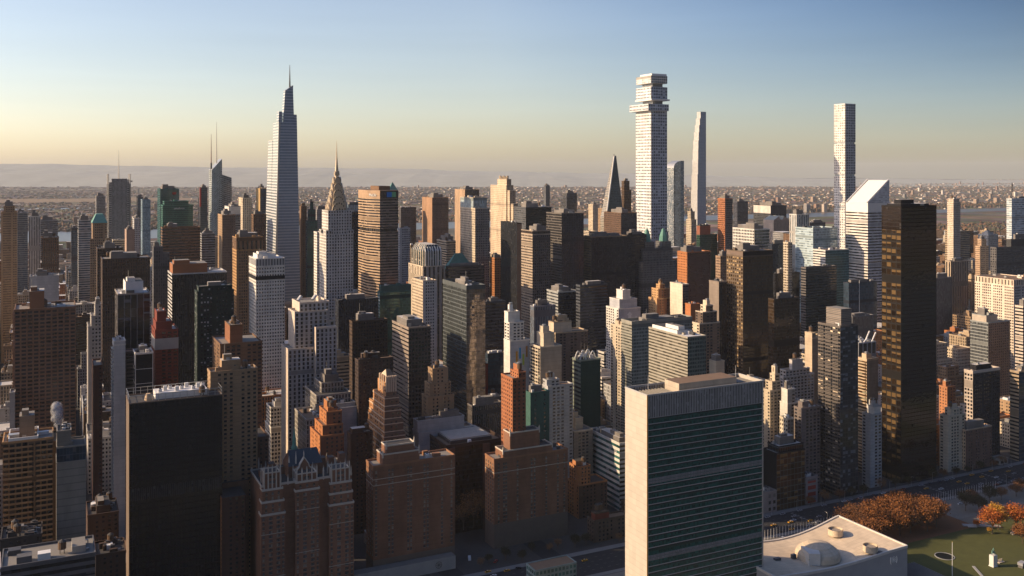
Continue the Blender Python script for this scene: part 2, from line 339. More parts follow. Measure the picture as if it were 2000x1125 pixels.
def bld(name, label, xl, xm, xr, yt, yb, v, sty, e=None, dep=None, tiers=(), ph='auto', roof=None, units=None, tanks=None, cat='building', group=None, win=None, belts=(), corner=None, phm=None, crown=None, pz=1.3):
    rng = random.Random(label)
    u0, u1, v0, v1, z1, d = place(xl, xm, xr, yt, v, dep)
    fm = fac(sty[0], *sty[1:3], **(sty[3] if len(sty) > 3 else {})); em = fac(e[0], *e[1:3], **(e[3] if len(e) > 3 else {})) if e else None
    root = thing(name, label, cat, (u0, v0, 0), group)
    L = lambda r: (r[0]-u0, r[1]-u0, r[2]-v0, r[3]-v0)
    rect = L((u0, u1, v0, v1)); A, B = u1-u0, v1-v0
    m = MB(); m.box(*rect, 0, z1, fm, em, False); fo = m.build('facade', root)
    brick = sty[0] in ('brick', 'apt', 'balc')
    roof = roof or rng.choice(['gravel', 'gravel', 'tar', 'pale', 'brown'])
    wallm = fac('blank', sty[1])
    if ph == 'auto': ph = (rng.uniform(.1, .3), rng.uniform(.15, .4), rng.uniform(.1, .35), rng.uniform(.1, .3), rng.uniform(4, 8)) if min(A, B) > 9 else None
    tanks = tanks if tanks is not None else (rng.choice([1, 1, 2]) if brick and min(A, B) > 9 else (1 if rng.random() < .25 and min(A, B) > 12 else 0))
    units = (units+2 if units else 0) if units is not None else rng.randint(4, 7)
    if not tiers: roof_kit(root, rect, z1, wallm, rng, roof, ph, units, tanks, phm or (wallm if brick else None), pz)
    else: roof_kit(root, rect, z1, wallm, rng, roof, None, 0, 0, None, pz)
    zc = z1; r = rect
    for i, t in enumerate(tiers):
        s, n, ee, w_, y2 = t[:5]; tm = fac(*t[5]) if len(t) > 5 else fm; te = fac(*t[6]) if len(t) > 6 else (em if len(t) <= 5 else None)
        r = (A*s, A*(1-n), B*ee, B*(1-w_)); z2 = zz(y2, d)
        m = MB(); m.box(*r, zc+.05, z2, tm, te, False); m.build('upper_storeys', root)
        last = i == len(tiers)-1
        roof_kit(root, r, z2, wallm, rng, roof, ph if last else None, units if last else 1, tanks if last else 0, phm or (wallm if brick else None), .9)
        zc = z2
    if sty[0] == 'balc':                              # balcony slabs on the sunny side, one object per floor
        zf = z1-3.0; k_ = 0; bs = plain('balcony_'+str(sty[1]), tuple(c*.9 for c in (PAL[sty[1]] if isinstance(sty[1], str) else sty[1])))
        while zf > 12 and k_ < 40 and proj(u0, v0, zf)[1] < 1120:
            m = MB()
            for q in range(max(1, int(B/9))):
                q0 = rect[2]+B*(q+.12)/max(1, int(B/9)); q1 = rect[2]+B*(q+.88)/max(1, int(B/9)); m.box(rect[0]-1.4, rect[0]-.02, q0, q1, zf, zf+.22, bs, bottom=True); m.box(rect[0]-1.4, rect[0]-1.3, q0, q1, zf+.22, zf+1.1, bs)
            m.build('balcony', root); zf -= 3.0; k_ += 1
    if win:
        sp = face_spots(rect, win.get('z0', 8), z1-win.get('off', 1.5), win['bay'], win['floor'], rng, win.get('faces', 'es'), pairs=win.get('pairs'))
        sp = [p for p in sp if proj(p[0]+u0, p[1]+v0, p[2])[1] < 1140]
        windows(root, sp, win['w'], win['h'], rng)
    for (y2, h, col) in belts:                        # string courses round the block
        z2 = zz(y2, d); m = MB(); m.ring(rect[0]-.25, rect[1]+.25, rect[2]-.25, rect[3]+.25, z2-h, z2, .5, plain('belt_'+str(col), PAL.get(col, (.4, .35, .3)))); m.build('string_course', root)
    FOOT.append((u0, u1, v0, v1, min(xl, xm), xr, yt, yb, d, label)); NB[0] += 1
    return root, rect, (u0, v0), z1, d
def reg(u0, u1, v0, v1, xl, xr, yt, yb, d, label): FOOT.append((u0, u1, v0, v1, xl, xr, yt, yb, d, label)); NB[0] += 1
# ------------------------------------------------------------------ towers and blocks, left to right
T = 'office_tower'; AP = 'apartment_tower'; BK = 'apartment_block'
WBAY = dict(bay=3.4, floor=3.1, w=1.5, h=1.6)
SPECS = [  # east styles often repeat the wall in a darker tone, as shade
# far left
(T, 'tan stepped deco tower at the far left edge of the skyline', 2, 2, 33, 416, 640, 1060, ('punch', 'tan', 'dark'), dict(dep=30, tiers=[(.15, .15, .1, .1, 404)])),
(T, 'hazy blue grey slab just right of the tan deco tower at the left edge', 30, 30, 54, 417, 480, 1420, ('glass', 'grey', 'blue'), {}),
(AP, 'slim tower with bold white vertical stripes on the far left', 55, 56, 79, 424, 545, 1000, ('fins', 'white', 'grey', {'W': .55}), dict(dep=24)),
(T, 'grey slab with horizontal bands behind the white striped slim tower', 78, 78, 113, 432, 470, 1420, ('band', 'grey', 'dark'), {}),
(T, 'brown brick tower right of the white striped slim tower', 80, 81, 115, 466, 560, 960, ('stripe', 'brown', 'dark'), {}),
(T, 'pale grey blank walled block with two window columns at far left', 57, 58, 115, 542, 600, 760, ('blank', 'lgrey', 'dark'), dict(dep=30)),
(T, 'small grey tower behind the four masted tower at its left', 186, 188, 206, 384, 440, 2000, ('grid', 'grey', 'grey'), {}),
(T, 'narrow banded glass block left of the green pyramid roofed tower', 151, 153, 177, 455, 560, 1150, ('band', 'lgrey', 'blue'), dict(tiers=[(0, 0, 0, 0, 431)])),
(T, 'dark slim tower beside the banded glass block at left', 137, 139, 152, 446, 520, 1300, ('glass', 'dgrey', 'blue'), {}),
(T, 'dark brown slab in front of the green pyramid roofed tower', 186, 190, 240, 487, 540, 830, ('grid', 'dbrown', 'dark'), {}),
(T, 'wide black brown slab left of centre behind the white roofed dark tower', 196, 200, 293, 508, 640, 640, ('stripe', 'dbrown', 'dark'), dict(roof='gravel')),
(T, 'pinkish slim stone tower right of the four masted tower', 243, 247, 263, 450, 508, 1200, ('blank', 'pink', 'dark'), {}),
(T, 'white slim tower right of the four masted tower', 259, 262, 274, 428, 508, 1350, ('punch', 'lgrey', 'dark'), {}),
(T, 'distant dark slim tower with white top between the four masted and teal towers', 266, 269, 280, 386, 440, 1900, ('glass', 'dgrey', 'blue'), {}),
(T, 'distant blue grey glass tower left of the teal slab', 275, 278, 294, 391, 500, 1780, ('glass', 'blue', 'light'), {}),
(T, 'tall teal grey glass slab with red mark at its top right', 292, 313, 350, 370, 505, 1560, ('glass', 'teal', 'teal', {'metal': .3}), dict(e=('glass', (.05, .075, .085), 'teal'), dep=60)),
(T, 'two part tower of brown bands with a dark vertical slot', 314, 317, 391, 446, 530, 850, ('band', 'brown', 'dark', {'floor': 4.2}), dict(ph=(.15, .6, .2, .2, 6))),
(T, 'narrow banded block at the right of the brown slotted tower', 391, 394, 420, 457, 525, 960, ('band', 'grey', 'dark'), {}),
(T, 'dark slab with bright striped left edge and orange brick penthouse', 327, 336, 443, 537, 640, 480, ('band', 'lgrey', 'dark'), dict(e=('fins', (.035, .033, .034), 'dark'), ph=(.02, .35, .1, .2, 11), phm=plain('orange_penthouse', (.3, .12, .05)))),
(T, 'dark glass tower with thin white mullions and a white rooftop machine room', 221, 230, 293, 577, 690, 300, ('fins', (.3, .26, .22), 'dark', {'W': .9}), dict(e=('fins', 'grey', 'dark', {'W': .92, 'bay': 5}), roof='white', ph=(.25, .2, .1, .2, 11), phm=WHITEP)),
(T, 'narrow grey tower behind the red topped brick tower', 297, 300, 331, 497, 612, 700, ('stripe', 'dgrey', 'grey'), dict(tiers=[(.0, .4, 0, 0, 483)])),
(AP, 'red brick tower with white bands and a stepped red top', 296, 303, 348, 648, 770, 230, ('apt', 'red', 'dark', {'span': .5}), dict(tiers=[(.05, .25, .1, .1, 632, ('blank', 'red')), (.1, .5, .15, .2, 612, ('blank', 'red'))], ph=None, belts=[(662, 9, 'conc')])),
(T, 'dark glass building with white vertical frame behind the white concrete tower', 260, 264, 299, 693, 800, 215, ('curtain', 'white', 'dark', {'bay': 9, 'floor': 12, 'W': .93, 'H': .97, 'metal': 0}), {}),
(AP, 'broad brown brick apartment tower with rounded balcony bays at left', 27, 28, 148, 608, 840, 250, ('balc', (.22, .125, .075), 'dark', {'W': .72, 'bay': 4.2, 'blind': .12}), dict(dep=38, ph=(.24, .52, .2, .3, 14), phm=plain('brown_penthouse', (.26, .13, .07)), units=5, roof='gravel')),
(BK, 'thin pale concrete slab left of the broad brown balcony tower', 18, 19, 29, 770, 850, 240, ('blank', 'conc'), dict(dep=14, ph=None)),
(AP, 'slim white concrete tower with a rounded end and a blank wall at left', 209, 222, 245, 676, 860, 236, ('balc', (.6, .56, .5), 'dark'), dict(e=('blank', (.46, .44, .42), 'dark', {'span': .1}), dep=16, ph=None, units=6, roof='pale', tiers=[(0, 0, 0, 0, 668, ('blank', (.6, .56, .5)), ('blank', (.46, .44, .42)))])),
(BK, 'dark brick balconied strip attached right of the slim white concrete tower', 245, 246, 261, 690, 860, 240, ('balc', (.1, .08, .075), 'dark'), dict(dep=14, ph=None)),
(BK, 'dark red narrow block deep in the street by the white concrete tower', 180, 183, 200, 717, 800, 260, ('brick', (.09, .04, .03), 'dark'), {}),
(T, 'stepped pale office block climbing along the avenue at left', 168, 172, 198, 640, 760, 420, ('punch', 'conc', 'dark'), dict(tiers=[(.25, 0, .1, 0, 620), (.55, 0, .15, .1, 598)])),
# centre left
(T, 'distant dark slab with a red edge left of the slanted glass tower', 387, 391, 405, 367, 450, 1520, ('glass', 'dgrey', 'grey'), {}),
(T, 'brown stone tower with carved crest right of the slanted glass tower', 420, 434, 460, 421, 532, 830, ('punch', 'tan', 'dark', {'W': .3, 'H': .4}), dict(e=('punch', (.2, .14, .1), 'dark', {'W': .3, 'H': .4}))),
(T, 'white capped banded slab behind the carved brown stone tower', 433, 447, 470, 420, 470, 960, ('band', 'grey', 'dark'), dict(tiers=[(0, 0, 0, 0, 404, ('blank', 'white'))])),
(T, 'slender cream deco tower with a dark cap', 466, 474, 492, 388, 465, 1030, ('stripe', 'cream', 'dark', {'W': .3}), dict(ph=(.2, .25, .2, .3, 6), phm=DSTEEL)),
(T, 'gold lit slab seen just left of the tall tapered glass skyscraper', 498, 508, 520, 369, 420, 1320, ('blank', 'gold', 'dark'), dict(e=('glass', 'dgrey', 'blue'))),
(T, 'grey brown office block tucked behind the tapered glass skyscraper at its left', 491, 495, 520, 420, 470, 900, ('stripe', 'brown', 'dark'), {}),
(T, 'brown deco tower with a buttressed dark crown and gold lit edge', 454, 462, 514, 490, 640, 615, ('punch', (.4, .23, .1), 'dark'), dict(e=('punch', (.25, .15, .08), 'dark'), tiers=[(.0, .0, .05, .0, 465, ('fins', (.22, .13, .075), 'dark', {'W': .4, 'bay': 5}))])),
(T, 'white grid slab with louvred machine floor on top', 481, 500, 556, 522, 690, 450, ('punch', 'white', 'dark', {'H': .45}), dict(tiers=[(0, 0, 0, 0, 507, ('louvre', 'lgrey', 'grey', {'bay': 3, 'floor': 14}))], roof='white', ph=(.1, .25, .2, .2, 5), phm=WHITEP, belts=[(540, 4, 'black')])),
(T, 'dark green office tower speckled with white blinds', 380, 385, 457, 572, 680, 330, ('punch', (.02, .035, .03), 'dark', {'blind': .3, 'blindc': (.35, .36, .35)}), dict(tiers=[(.05, .05, .1, .1, 562)], roof='gravel', ph=(.3, .3, .3, .3, 4))),
(T, 'white annex block at the left foot of the arched spire tower', 613, 619, 628, 455, 560, 650, ('punch', 'white', 'dark'), {}),
(T, 'brown tower in the gap right of the tapered glass skyscraper', 585, 588, 599, 404, 600, 1010, ('brick', 'brown', 'dark'), {}),
(T, 'dark teal tower with ornate top between the two spires', 597, 600, 620, 432, 540, 900, ('glass', 'navy', 'teal'), dict(tiers=[(.15, .15, .1, .3, 410), (.35, .35, .3, .4, 395)])),
(T, 'hazy grey block between the two spires', 616, 619, 640, 410, 470, 1250, ('stripe', 'grey', 'grey'), {}),
(T, 'dark slab behind the right shoulder of the arched spire tower', 678, 680, 705, 415, 530, 1000, ('glass', 'navy', 'dark'), dict(tiers=[(0, 0, 0, 0, 400, ('glass', 'blue', 'light'))])),
(T, 'dark navy office slab with fine vertical fins in mid centre', 655, 661, 739, 588, 700, 520, ('fins', 'navy', 'dark'), dict(roof='gravel')),
(T, 'teal glass block with a bright left edge and stepped roofline', 737, 742, 803, 572, 640, 540, ('band', 'teal', 'light'), dict(e=('glass', (.02, .06, .065), 'teal'), tiers=[(.05, 0, .1, 0, 560, ('blank', (.03, .08, .085)))], ph=None)),
(T, 'dark brown tower with a blank middle bay in shade', 683, 688, 757, 630, 720, 340, ('punch', 'dbrown', 'dark'), dict(e=('punch', (.05, .033, .025), 'dark'), roof='tar')),
(T, 'small dark mechanical roofed block behind the brick ziggurat', 696, 700, 768, 706, 790, 200, ('brick', (.06, .04, .032), 'dark'), dict(units=6)),
(T, 'grey office slab with a pale left side of narrow bands', 766, 798, 841, 642, 780, 250, ('band', (.3, .24, .19), 'dark', {'H': .35}), dict(e=('grid', (.07, .055, .05), 'dark'), roof='tar', units=5)),
(AP, 'brown brick apartment tower with a red stepped penthouse at centre left', 405, 430, 512, 675, 850, 185, ('apt', 'brown', 'dark'), dict(tiers=[(.25, .45, .1, .3, 640, ('blank', 'brick'))], win=None, ph=None, units=4)),
(AP, 'tan flat topped apartment tower in front of the brown one', 405, 411, 503, 730, 850, 105, ('apt', 'tan', 'dark', {'W': .5}), dict(ph=(.25, .35, .2, .2, 8), tiers=[], units=3)),
(BK, 'brown brick block low beside the black monolith tower', 433, 433, 525, 866, 925, 110, ('brick', (.12, .07, .045), 'dark'), dict(dep=30, tiers=[(.15, .6, .1, .3, 838)], units=5)),
(T, 'low white grey office block with ribbed front below the stepped white tower', 594, 618, 685, 775, 860, 215, ('stripe', 'conc', 'dark'), dict(tiers=[(.25, .1, .3, .1, 757)])),
(T, 'low grey annex with a flat brown roof below the stepped white tower', 565, 598, 655, 822, 880, 190, ('stripe', 'conc', 'dark'), dict(roof='brown', ph=(.55, .1, .05, .4, 7))),
(T, 'blank white low block right of the ribbed grey annex', 650, 660, 725, 800, 870, 205, ('blank', 'lgrey'), dict(tiers=[(.0, .45, .2, .2, 792)], ph=None)),
(BK, 'orange brick stepped hotel with tall central shaft', 606, 625, 672, 855, 920, 125, ('brick', 'orange', 'dark'), dict(e=('brick', 'brick', 'dark'), tiers=[(.15, 0, .1, .1, 836), (.35, .0, .2, .1, 812)])),
(BK, 'dark brick block with a thin lit edge left of the ziggurat', 682, 685, 728, 850, 910, 162, ('brick', (.1, .055, .035), 'dark'), {}),
(T, 'grey parapet building with carved frieze at centre', 806, 818, 925, 848, 890, 165, ('blank', 'lgrey'), dict(tiers=[(.0, .15, .2, .1, 826)], ph=(.5, .1, .1, .4, 6))),
(BK, 'brown stepped deco block left of the reflecting glass tower', 824, 836, 887, 778, 830, 180, ('brick', 'tan', 'dark'), dict(tiers=[(.08, .1, .1, .1, 752), (.2, .2, .15, .15, 724)], ph=None)),
(T, 'ribbed dark low office block behind the dark roofed glass atrium building', 915, 922, 982, 795, 850, 190, ('fins', (.16, .14, .13), 'dark'), {}),
# centre
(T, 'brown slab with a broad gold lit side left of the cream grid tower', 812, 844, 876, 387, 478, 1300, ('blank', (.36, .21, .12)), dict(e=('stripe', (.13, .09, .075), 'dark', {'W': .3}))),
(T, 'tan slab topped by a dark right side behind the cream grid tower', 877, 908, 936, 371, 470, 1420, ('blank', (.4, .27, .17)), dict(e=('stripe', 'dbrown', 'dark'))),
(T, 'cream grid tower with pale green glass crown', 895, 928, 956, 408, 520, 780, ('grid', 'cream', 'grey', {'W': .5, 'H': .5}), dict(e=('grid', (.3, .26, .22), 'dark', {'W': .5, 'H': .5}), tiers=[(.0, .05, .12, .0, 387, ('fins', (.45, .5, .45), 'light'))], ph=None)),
(T, 'small striped cream block below the brown gold lit slab', 853, 872, 890, 472, 500, 830, ('band', 'cream', 'dark'), {}),
(T, 'dark banded low tower in front of the green hipped roof', 873, 876, 946, 522, 560, 600, ('band', (.1, .08, .07), 'dark'), dict(roof='tar')),
(T, 'navy horizontal banded tower right of the reflecting glass tower', 944, 948, 987, 592, 690, 380, ('band', (.06, .06, .065), 'dark'), {}),
(T, 'brown lit block peeping between the dark slabs below the stepped limestone slab', 957, 966, 985, 505, 560, 760, ('punch', 'orange', 'bronze'), {}),
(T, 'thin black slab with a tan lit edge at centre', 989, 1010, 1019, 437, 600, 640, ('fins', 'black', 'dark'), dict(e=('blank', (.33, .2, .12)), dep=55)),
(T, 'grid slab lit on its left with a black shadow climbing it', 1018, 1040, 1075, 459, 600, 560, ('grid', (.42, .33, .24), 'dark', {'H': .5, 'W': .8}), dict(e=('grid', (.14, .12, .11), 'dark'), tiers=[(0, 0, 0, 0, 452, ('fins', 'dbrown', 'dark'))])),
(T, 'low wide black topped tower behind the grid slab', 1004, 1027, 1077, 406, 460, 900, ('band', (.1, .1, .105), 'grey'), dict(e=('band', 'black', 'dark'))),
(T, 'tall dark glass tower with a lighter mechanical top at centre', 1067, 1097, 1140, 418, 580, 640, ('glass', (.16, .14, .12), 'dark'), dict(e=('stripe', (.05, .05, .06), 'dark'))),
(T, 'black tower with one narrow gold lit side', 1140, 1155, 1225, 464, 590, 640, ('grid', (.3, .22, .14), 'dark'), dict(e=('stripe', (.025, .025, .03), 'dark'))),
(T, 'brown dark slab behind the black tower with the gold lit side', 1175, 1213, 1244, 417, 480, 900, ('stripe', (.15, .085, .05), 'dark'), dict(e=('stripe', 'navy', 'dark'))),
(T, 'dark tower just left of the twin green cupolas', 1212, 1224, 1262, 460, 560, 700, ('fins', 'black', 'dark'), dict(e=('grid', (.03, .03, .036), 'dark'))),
(T, 'distant slim tower under construction right of the limestone slab', 1062, 1066, 1074, 363, 410, 2000, ('grid', 'dgrey', 'grey'), {}),
(T, 'distant dark sloping topped tower at centre horizon', 1100, 1107, 1127, 378, 420, 1700, ('glass', 'dgrey', 'dark'), {}),
(T, 'distant peach tower beneath the pointed glass tower at its left', 1149, 1158, 1170, 400, 440, 1650, ('punch', 'cream', 'dark'), {}),
(T, 'distant banded tan tower left of the pointed glass tower', 1168, 1176, 1190, 408, 440, 1400, ('punch', 'tan', 'dark'), {}),
(T, 'stepped dark brown tower right of the pointed glass tower', 1214, 1219, 1233, 372, 440, 1300, ('glass', (.14, .09, .06), 'bronze'), dict(tiers=[(0, .25, 0, 0, 354)])),
(T, 'dark glass block with a lit grey left face at mid centre', 1068, 1090, 1130, 572, 680, 430, ('band', (.36, .36, .33), 'grey'), dict(e=('glass', 'navy', 'dark'), units=6)),
(T, 'dark banded tower in shadow right of mid centre', 1129, 1133, 1186, 559, 690, 405, ('band', (.07, .075, .085), 'dark'), dict(roof='gravel', ph=(.3, .2, .2, .2, 5))),
(T, 'blue grey pinstriped slab at mid centre', 1036, 1043, 1085, 600, 680, 390, ('fins', (.2, .2, .22), 'blue'), dict(units=5)),
(AP, 'slender white stepped tower with four coloured bars on a blank wall', 984, 996, 1034, 668, 740, 190, ('blank', 'white'), dict(e=('blank', (.42, .42, .43)), tiers=[(.0, .25, .1, .1, 632, ('apt', 'white', 'dark')), (.0, .4, .3, .1, 612, ('blank', 'white'))], ph=(.2, .5, .3, .3, 7), phm=WHITEP)),
(AP, 'beige apartment tower with balconies stacked on its lit left', 1036, 1055, 1097, 680, 755, 170, ('balc', 'cream', 'dark'), dict(e=('blank', (.38, .3, .22)), tiers=[(.25, .25, .2, .1, 655, ('blank', 'cream'))])),
(AP, 'brown apartment slab with saw tooth terraces behind the beige tower', 1068, 1085, 1148, 652, 740, 270, ('balc', 'sand', 'dark'), dict(e=('apt', (.16, .12, .1), 'dark'), tiers=[(.0, .45, .2, .2, 632, ('blank', 'cream'))])),
(T, 'dark green tower with curled white roof trusses', 1118, 1134, 1173, 706, 830, 172, ('band', (.22, .25, .2), 'grey'), dict(e=('blank', (.02, .05, .042)), ph=None, units=3)),
(AP, 'orange red brick tower with stepped corner crown', 979, 1001, 1027, 742, 870, 90, ('brick', (.37, .14, .06), 'dark'), dict(e=('brick', (.22, .08, .042), 'dark'), tiers=[(.45, .0, .0, .3, 730)])),
(BK, 'flat green painted slab beside the orange red brick tower', 1034, 1036, 1073, 770, 850, 120, ('blank', (.05, .12, .1)), dict(e=('punch', (.05, .12, .1), 'dark', {'bay': 9, 'W': .15}))),
(AP, 'grey white apartment block with dark window rows at mid centre', 1062, 1070, 1119, 757, 840, 150, ('apt', 'lgrey', 'dark'), dict(tiers=[(.0, .5, .2, .1, 745)])),
(T, 'dark red painted slab below the reflecting glass tower', 909, 912, 953, 717, 795, 240, ('blank', (.13, .025, .02)), {}),
(T, 'dark blue glass box right of the red slab', 951, 953, 991, 693, 780, 300, ('glass', 'navy', 'blue', {'wave': .0}), dict(ph=None)),
(BK, 'beige apartment block with terrace railings at lower centre', 1069, 1121, 1158, 845, 915, 150, ('apt', 'cream', 'dark'), dict(e=('apt', (.3, .24, .18), 'dark'), tiers=[(.3, .3, .15, .3, 824, ('blank', 'cream'))], units=6)),
(BK, 'white block with pale teal ribbon windows behind the green glass slab', 1149, 1210, 1240, 868, 1000, 112, ('band', 'white', 'teal', {'floor': 5}), dict(e=('band', (.5, .48, .44), 'dark'), ph=(.2, .2, .1, .3, 4))),
(AP, 'white tower with zigzag arrow pattern wall and stepped lit left side', 1184, 1208, 1251, 605, 690, 340, ('apt', 'white', 'dark'), dict(e=('blank', (.4, .4, .42)), tiers=[(.1, .1, .1, .1, 587, ('blank', (.45, .45, .46))), (.3, .35, .2, .3, 570, ('blank', 'white'))], ph=None)),
(AP, 'cream balconied block left of the twin green glass slabs', 1193, 1216, 1234, 640, 720, 235, ('apt', 'cream', 'dark'), {}),
# centre right
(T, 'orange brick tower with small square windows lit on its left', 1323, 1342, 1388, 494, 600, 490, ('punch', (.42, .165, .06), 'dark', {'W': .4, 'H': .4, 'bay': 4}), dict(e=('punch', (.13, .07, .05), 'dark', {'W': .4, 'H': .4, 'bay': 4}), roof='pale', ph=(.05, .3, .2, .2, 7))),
(T, 'cream slim tower left of the tapering thin skyscraper', 1340, 1350, 1360, 430, 480, 1050, ('stripe', 'cream', 'dark'), dict(tiers=[(.1, .1, .2, .2, 414)])),
(T, 'dark green glass block with a red mansard top', 1363, 1367, 1401, 460, 550, 820, ('glass', (.04, .07, .05), 'green'), dict(tiers=[(0, .4, 0, 0, 441, ('blank', (.27, .1, .06)))], ph=None)),
(T, 'red brown concrete frame tower under construction with a glassy right side', 1402, 1416, 1431, 389, 545, 800, ('grid', (.44, .17, .08), 'bronze'), dict(e=('glass', (.16, .14, .14), 'grey'))),
(T, 'hazy dark twin slab right of the construction tower', 1432, 1440, 1461, 394, 440, 1700, ('glass', (.1, .1, .12), 'dark'), {}),
(T, 'dark slab with broad white top band', 1462, 1505, 1536, 418, 450, 1150, ('band', (.07, .07, .07), 'dark'), dict(tiers=[(0, 0, 0, 0, 402, ('blank', (.6, .54, .47)), ('blank', (.06, .06, .065)))])),
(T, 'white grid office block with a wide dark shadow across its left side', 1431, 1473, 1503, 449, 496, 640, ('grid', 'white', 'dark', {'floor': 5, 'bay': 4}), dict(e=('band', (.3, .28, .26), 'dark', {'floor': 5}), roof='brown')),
(AP, 'slim tower with white vertical stripes right of the notched pediment tower', 1542, 1556, 1580, 420, 530, 640, ('fins', 'white', 'blue', {'W': .5, 'bay': 4}), dict(e=('fins', 'lgrey', 'blue', {'W': .6, 'bay': 4}))),
(T, 'navy slab behind the notched pediment tower base', 1503, 1508, 1538, 478, 540, 600, ('stripe', 'navy', 'dark'), {}),
(BK, 'small white gridded tower between the navy slab and the striped tower', 1533, 1539, 1547, 475, 540, 500, ('grid', 'cream', 'dark'), {}),
(T, 'dark hazy tower behind the light blue glass block', 1579, 1582, 1612, 436, 480, 900, ('band', 'dgrey', 'dark'), {}),
(T, 'grey topped black block left of the brown office tower', 1385, 1404, 1420, 552, 640, 360, ('blank', (.25, .2, .16)), dict(e=('stripe', 'black', 'dark'), ph=None)),
(T, 'tan office block behind the brown office tower at its left', 1403, 1407, 1425, 502, 550, 420, ('punch', (.3, .2, .13), 'dark'), {}),
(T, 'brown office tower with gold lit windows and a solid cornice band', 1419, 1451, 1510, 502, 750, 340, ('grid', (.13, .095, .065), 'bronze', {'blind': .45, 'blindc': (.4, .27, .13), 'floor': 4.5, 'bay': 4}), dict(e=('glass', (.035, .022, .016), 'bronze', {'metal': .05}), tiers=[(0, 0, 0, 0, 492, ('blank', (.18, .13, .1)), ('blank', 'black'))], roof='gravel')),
(T, 'small dark tower right of the brown office tower', 1511, 1514, 1562, 536, 590, 520, ('fins', 'black', 'dark'), {}),
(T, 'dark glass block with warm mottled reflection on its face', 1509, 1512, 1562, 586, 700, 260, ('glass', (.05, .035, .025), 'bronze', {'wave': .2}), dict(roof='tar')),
(T, 'dark grey banded tower with grey roof right of centre', 1567, 1574, 1634, 524, 620, 440, ('band', (.14, .125, .115), 'dark'), dict(e=('band', (.055, .07, .065), 'dark'), ph=None)),
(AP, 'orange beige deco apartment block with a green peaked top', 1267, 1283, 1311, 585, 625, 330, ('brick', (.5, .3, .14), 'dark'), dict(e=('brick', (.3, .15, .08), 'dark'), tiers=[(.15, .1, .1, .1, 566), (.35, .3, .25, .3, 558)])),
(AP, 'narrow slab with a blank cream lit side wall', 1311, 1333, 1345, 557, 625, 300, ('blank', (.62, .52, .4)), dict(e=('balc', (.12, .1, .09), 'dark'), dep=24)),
(BK, 'plain orange brick cube right of the blank cream slab', 1343, 1349, 1367, 596, 640, 270, ('blank', (.42, .16, .06)), dict(ph=None)),
(AP, 'brown terraced apartment block behind the twin green glass slabs', 1349, 1366, 1406, 634, 720, 190, ('apt', 'cream', 'dark'), dict(e=('apt', (.26, .18, .12), 'dark'), tiers=[(.2, .1, .1, .1, 612, ('apt', (.14, .1, .075), 'dark')), (.4, .25, .2, .2, 600)])),
(BK, 'small cream roof house block behind the big green glass slab', 1388, 1398, 1415, 708, 740, 150, ('blank', 'cream'), {}),
# right
(T, 'light blue glass block left of the slant topped white tower', 1587, 1588, 1636, 447, 500, 560, ('band', (.42, .5, .5), 'light'), dict(e=('glass', (.3, .42, .45), 'light'), dep=40, ph=None)),
(T, 'blue green glass block in front of the light blue one', 1588, 1612, 1658, 490, 560, 480, ('band', 'white', 'grey'), dict(e=('glass', (.08, .17, .2), 'teal'), ph=None)),
(T, 'navy glass slab with a thin flagpole left of the black bronze tower', 1656, 1658, 1713, 554, 640, 390, ('glass', (.03, .04, .06), 'blue'), dict(roof='gravel')),
(T, 'grey slab behind the dark balcony glass tower at right', 1662, 1665, 1706, 620, 690, 270, ('fins', (.2, .19, .18), 'grey'), {}),
(T, 'block with pointed white W shaped crown frames', 1674, 1677, 1711, 672, 702, 190, ('fins', (.35, .36, .38), 'dark', {'bay': 6, 'W': .8}), dict(ph=None)),
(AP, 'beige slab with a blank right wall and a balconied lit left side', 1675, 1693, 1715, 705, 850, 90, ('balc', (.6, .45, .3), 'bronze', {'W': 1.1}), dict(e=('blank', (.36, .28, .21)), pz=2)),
(BK, 'low white terraced block at the left foot of the black bronze tower', 1697, 1700, 1722, 812, 860, 60, ('apt', 'lgrey', 'dark'), dict(tiers=[(.4, 0, .1, 0, 797, ('blank', 'white'))])),
(AP, 'slim beige apartment slab lit at the left of the dark balcony glass tower', 1573, 1586, 1600, 662, 720, 140, ('blank', (.55, .43, .3)), dict(e=('blank', (.3, .23, .17)), tiers=[(.0, .5, .0, .0, 652)], tanks=1, ph=None)),
(T, 'hazy grey banded office block right of the black bronze tower', 1812, 1822, 1860, 545, 650, 430, ('fins', (.22, .2, .19), 'grey'), {}),
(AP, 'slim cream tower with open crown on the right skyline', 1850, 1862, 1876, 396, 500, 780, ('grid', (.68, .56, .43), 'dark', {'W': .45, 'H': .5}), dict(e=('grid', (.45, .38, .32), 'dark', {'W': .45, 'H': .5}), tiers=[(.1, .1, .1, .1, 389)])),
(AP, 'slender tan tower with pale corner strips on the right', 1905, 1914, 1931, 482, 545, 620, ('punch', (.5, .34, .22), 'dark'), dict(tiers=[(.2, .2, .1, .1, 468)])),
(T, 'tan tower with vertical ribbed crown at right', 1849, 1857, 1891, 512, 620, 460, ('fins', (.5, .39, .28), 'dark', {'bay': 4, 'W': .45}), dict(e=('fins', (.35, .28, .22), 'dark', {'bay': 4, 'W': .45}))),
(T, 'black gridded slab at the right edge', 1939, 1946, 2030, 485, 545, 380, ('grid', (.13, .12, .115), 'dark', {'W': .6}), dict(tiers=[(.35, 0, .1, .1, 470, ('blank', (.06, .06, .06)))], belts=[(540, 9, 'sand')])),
(T, 'white glass banded tower at the right edge with a lattice mast', 1973, 1976, 2030, 389, 480, 520, ('band', (.6, .62, .6), 'light'), {}),
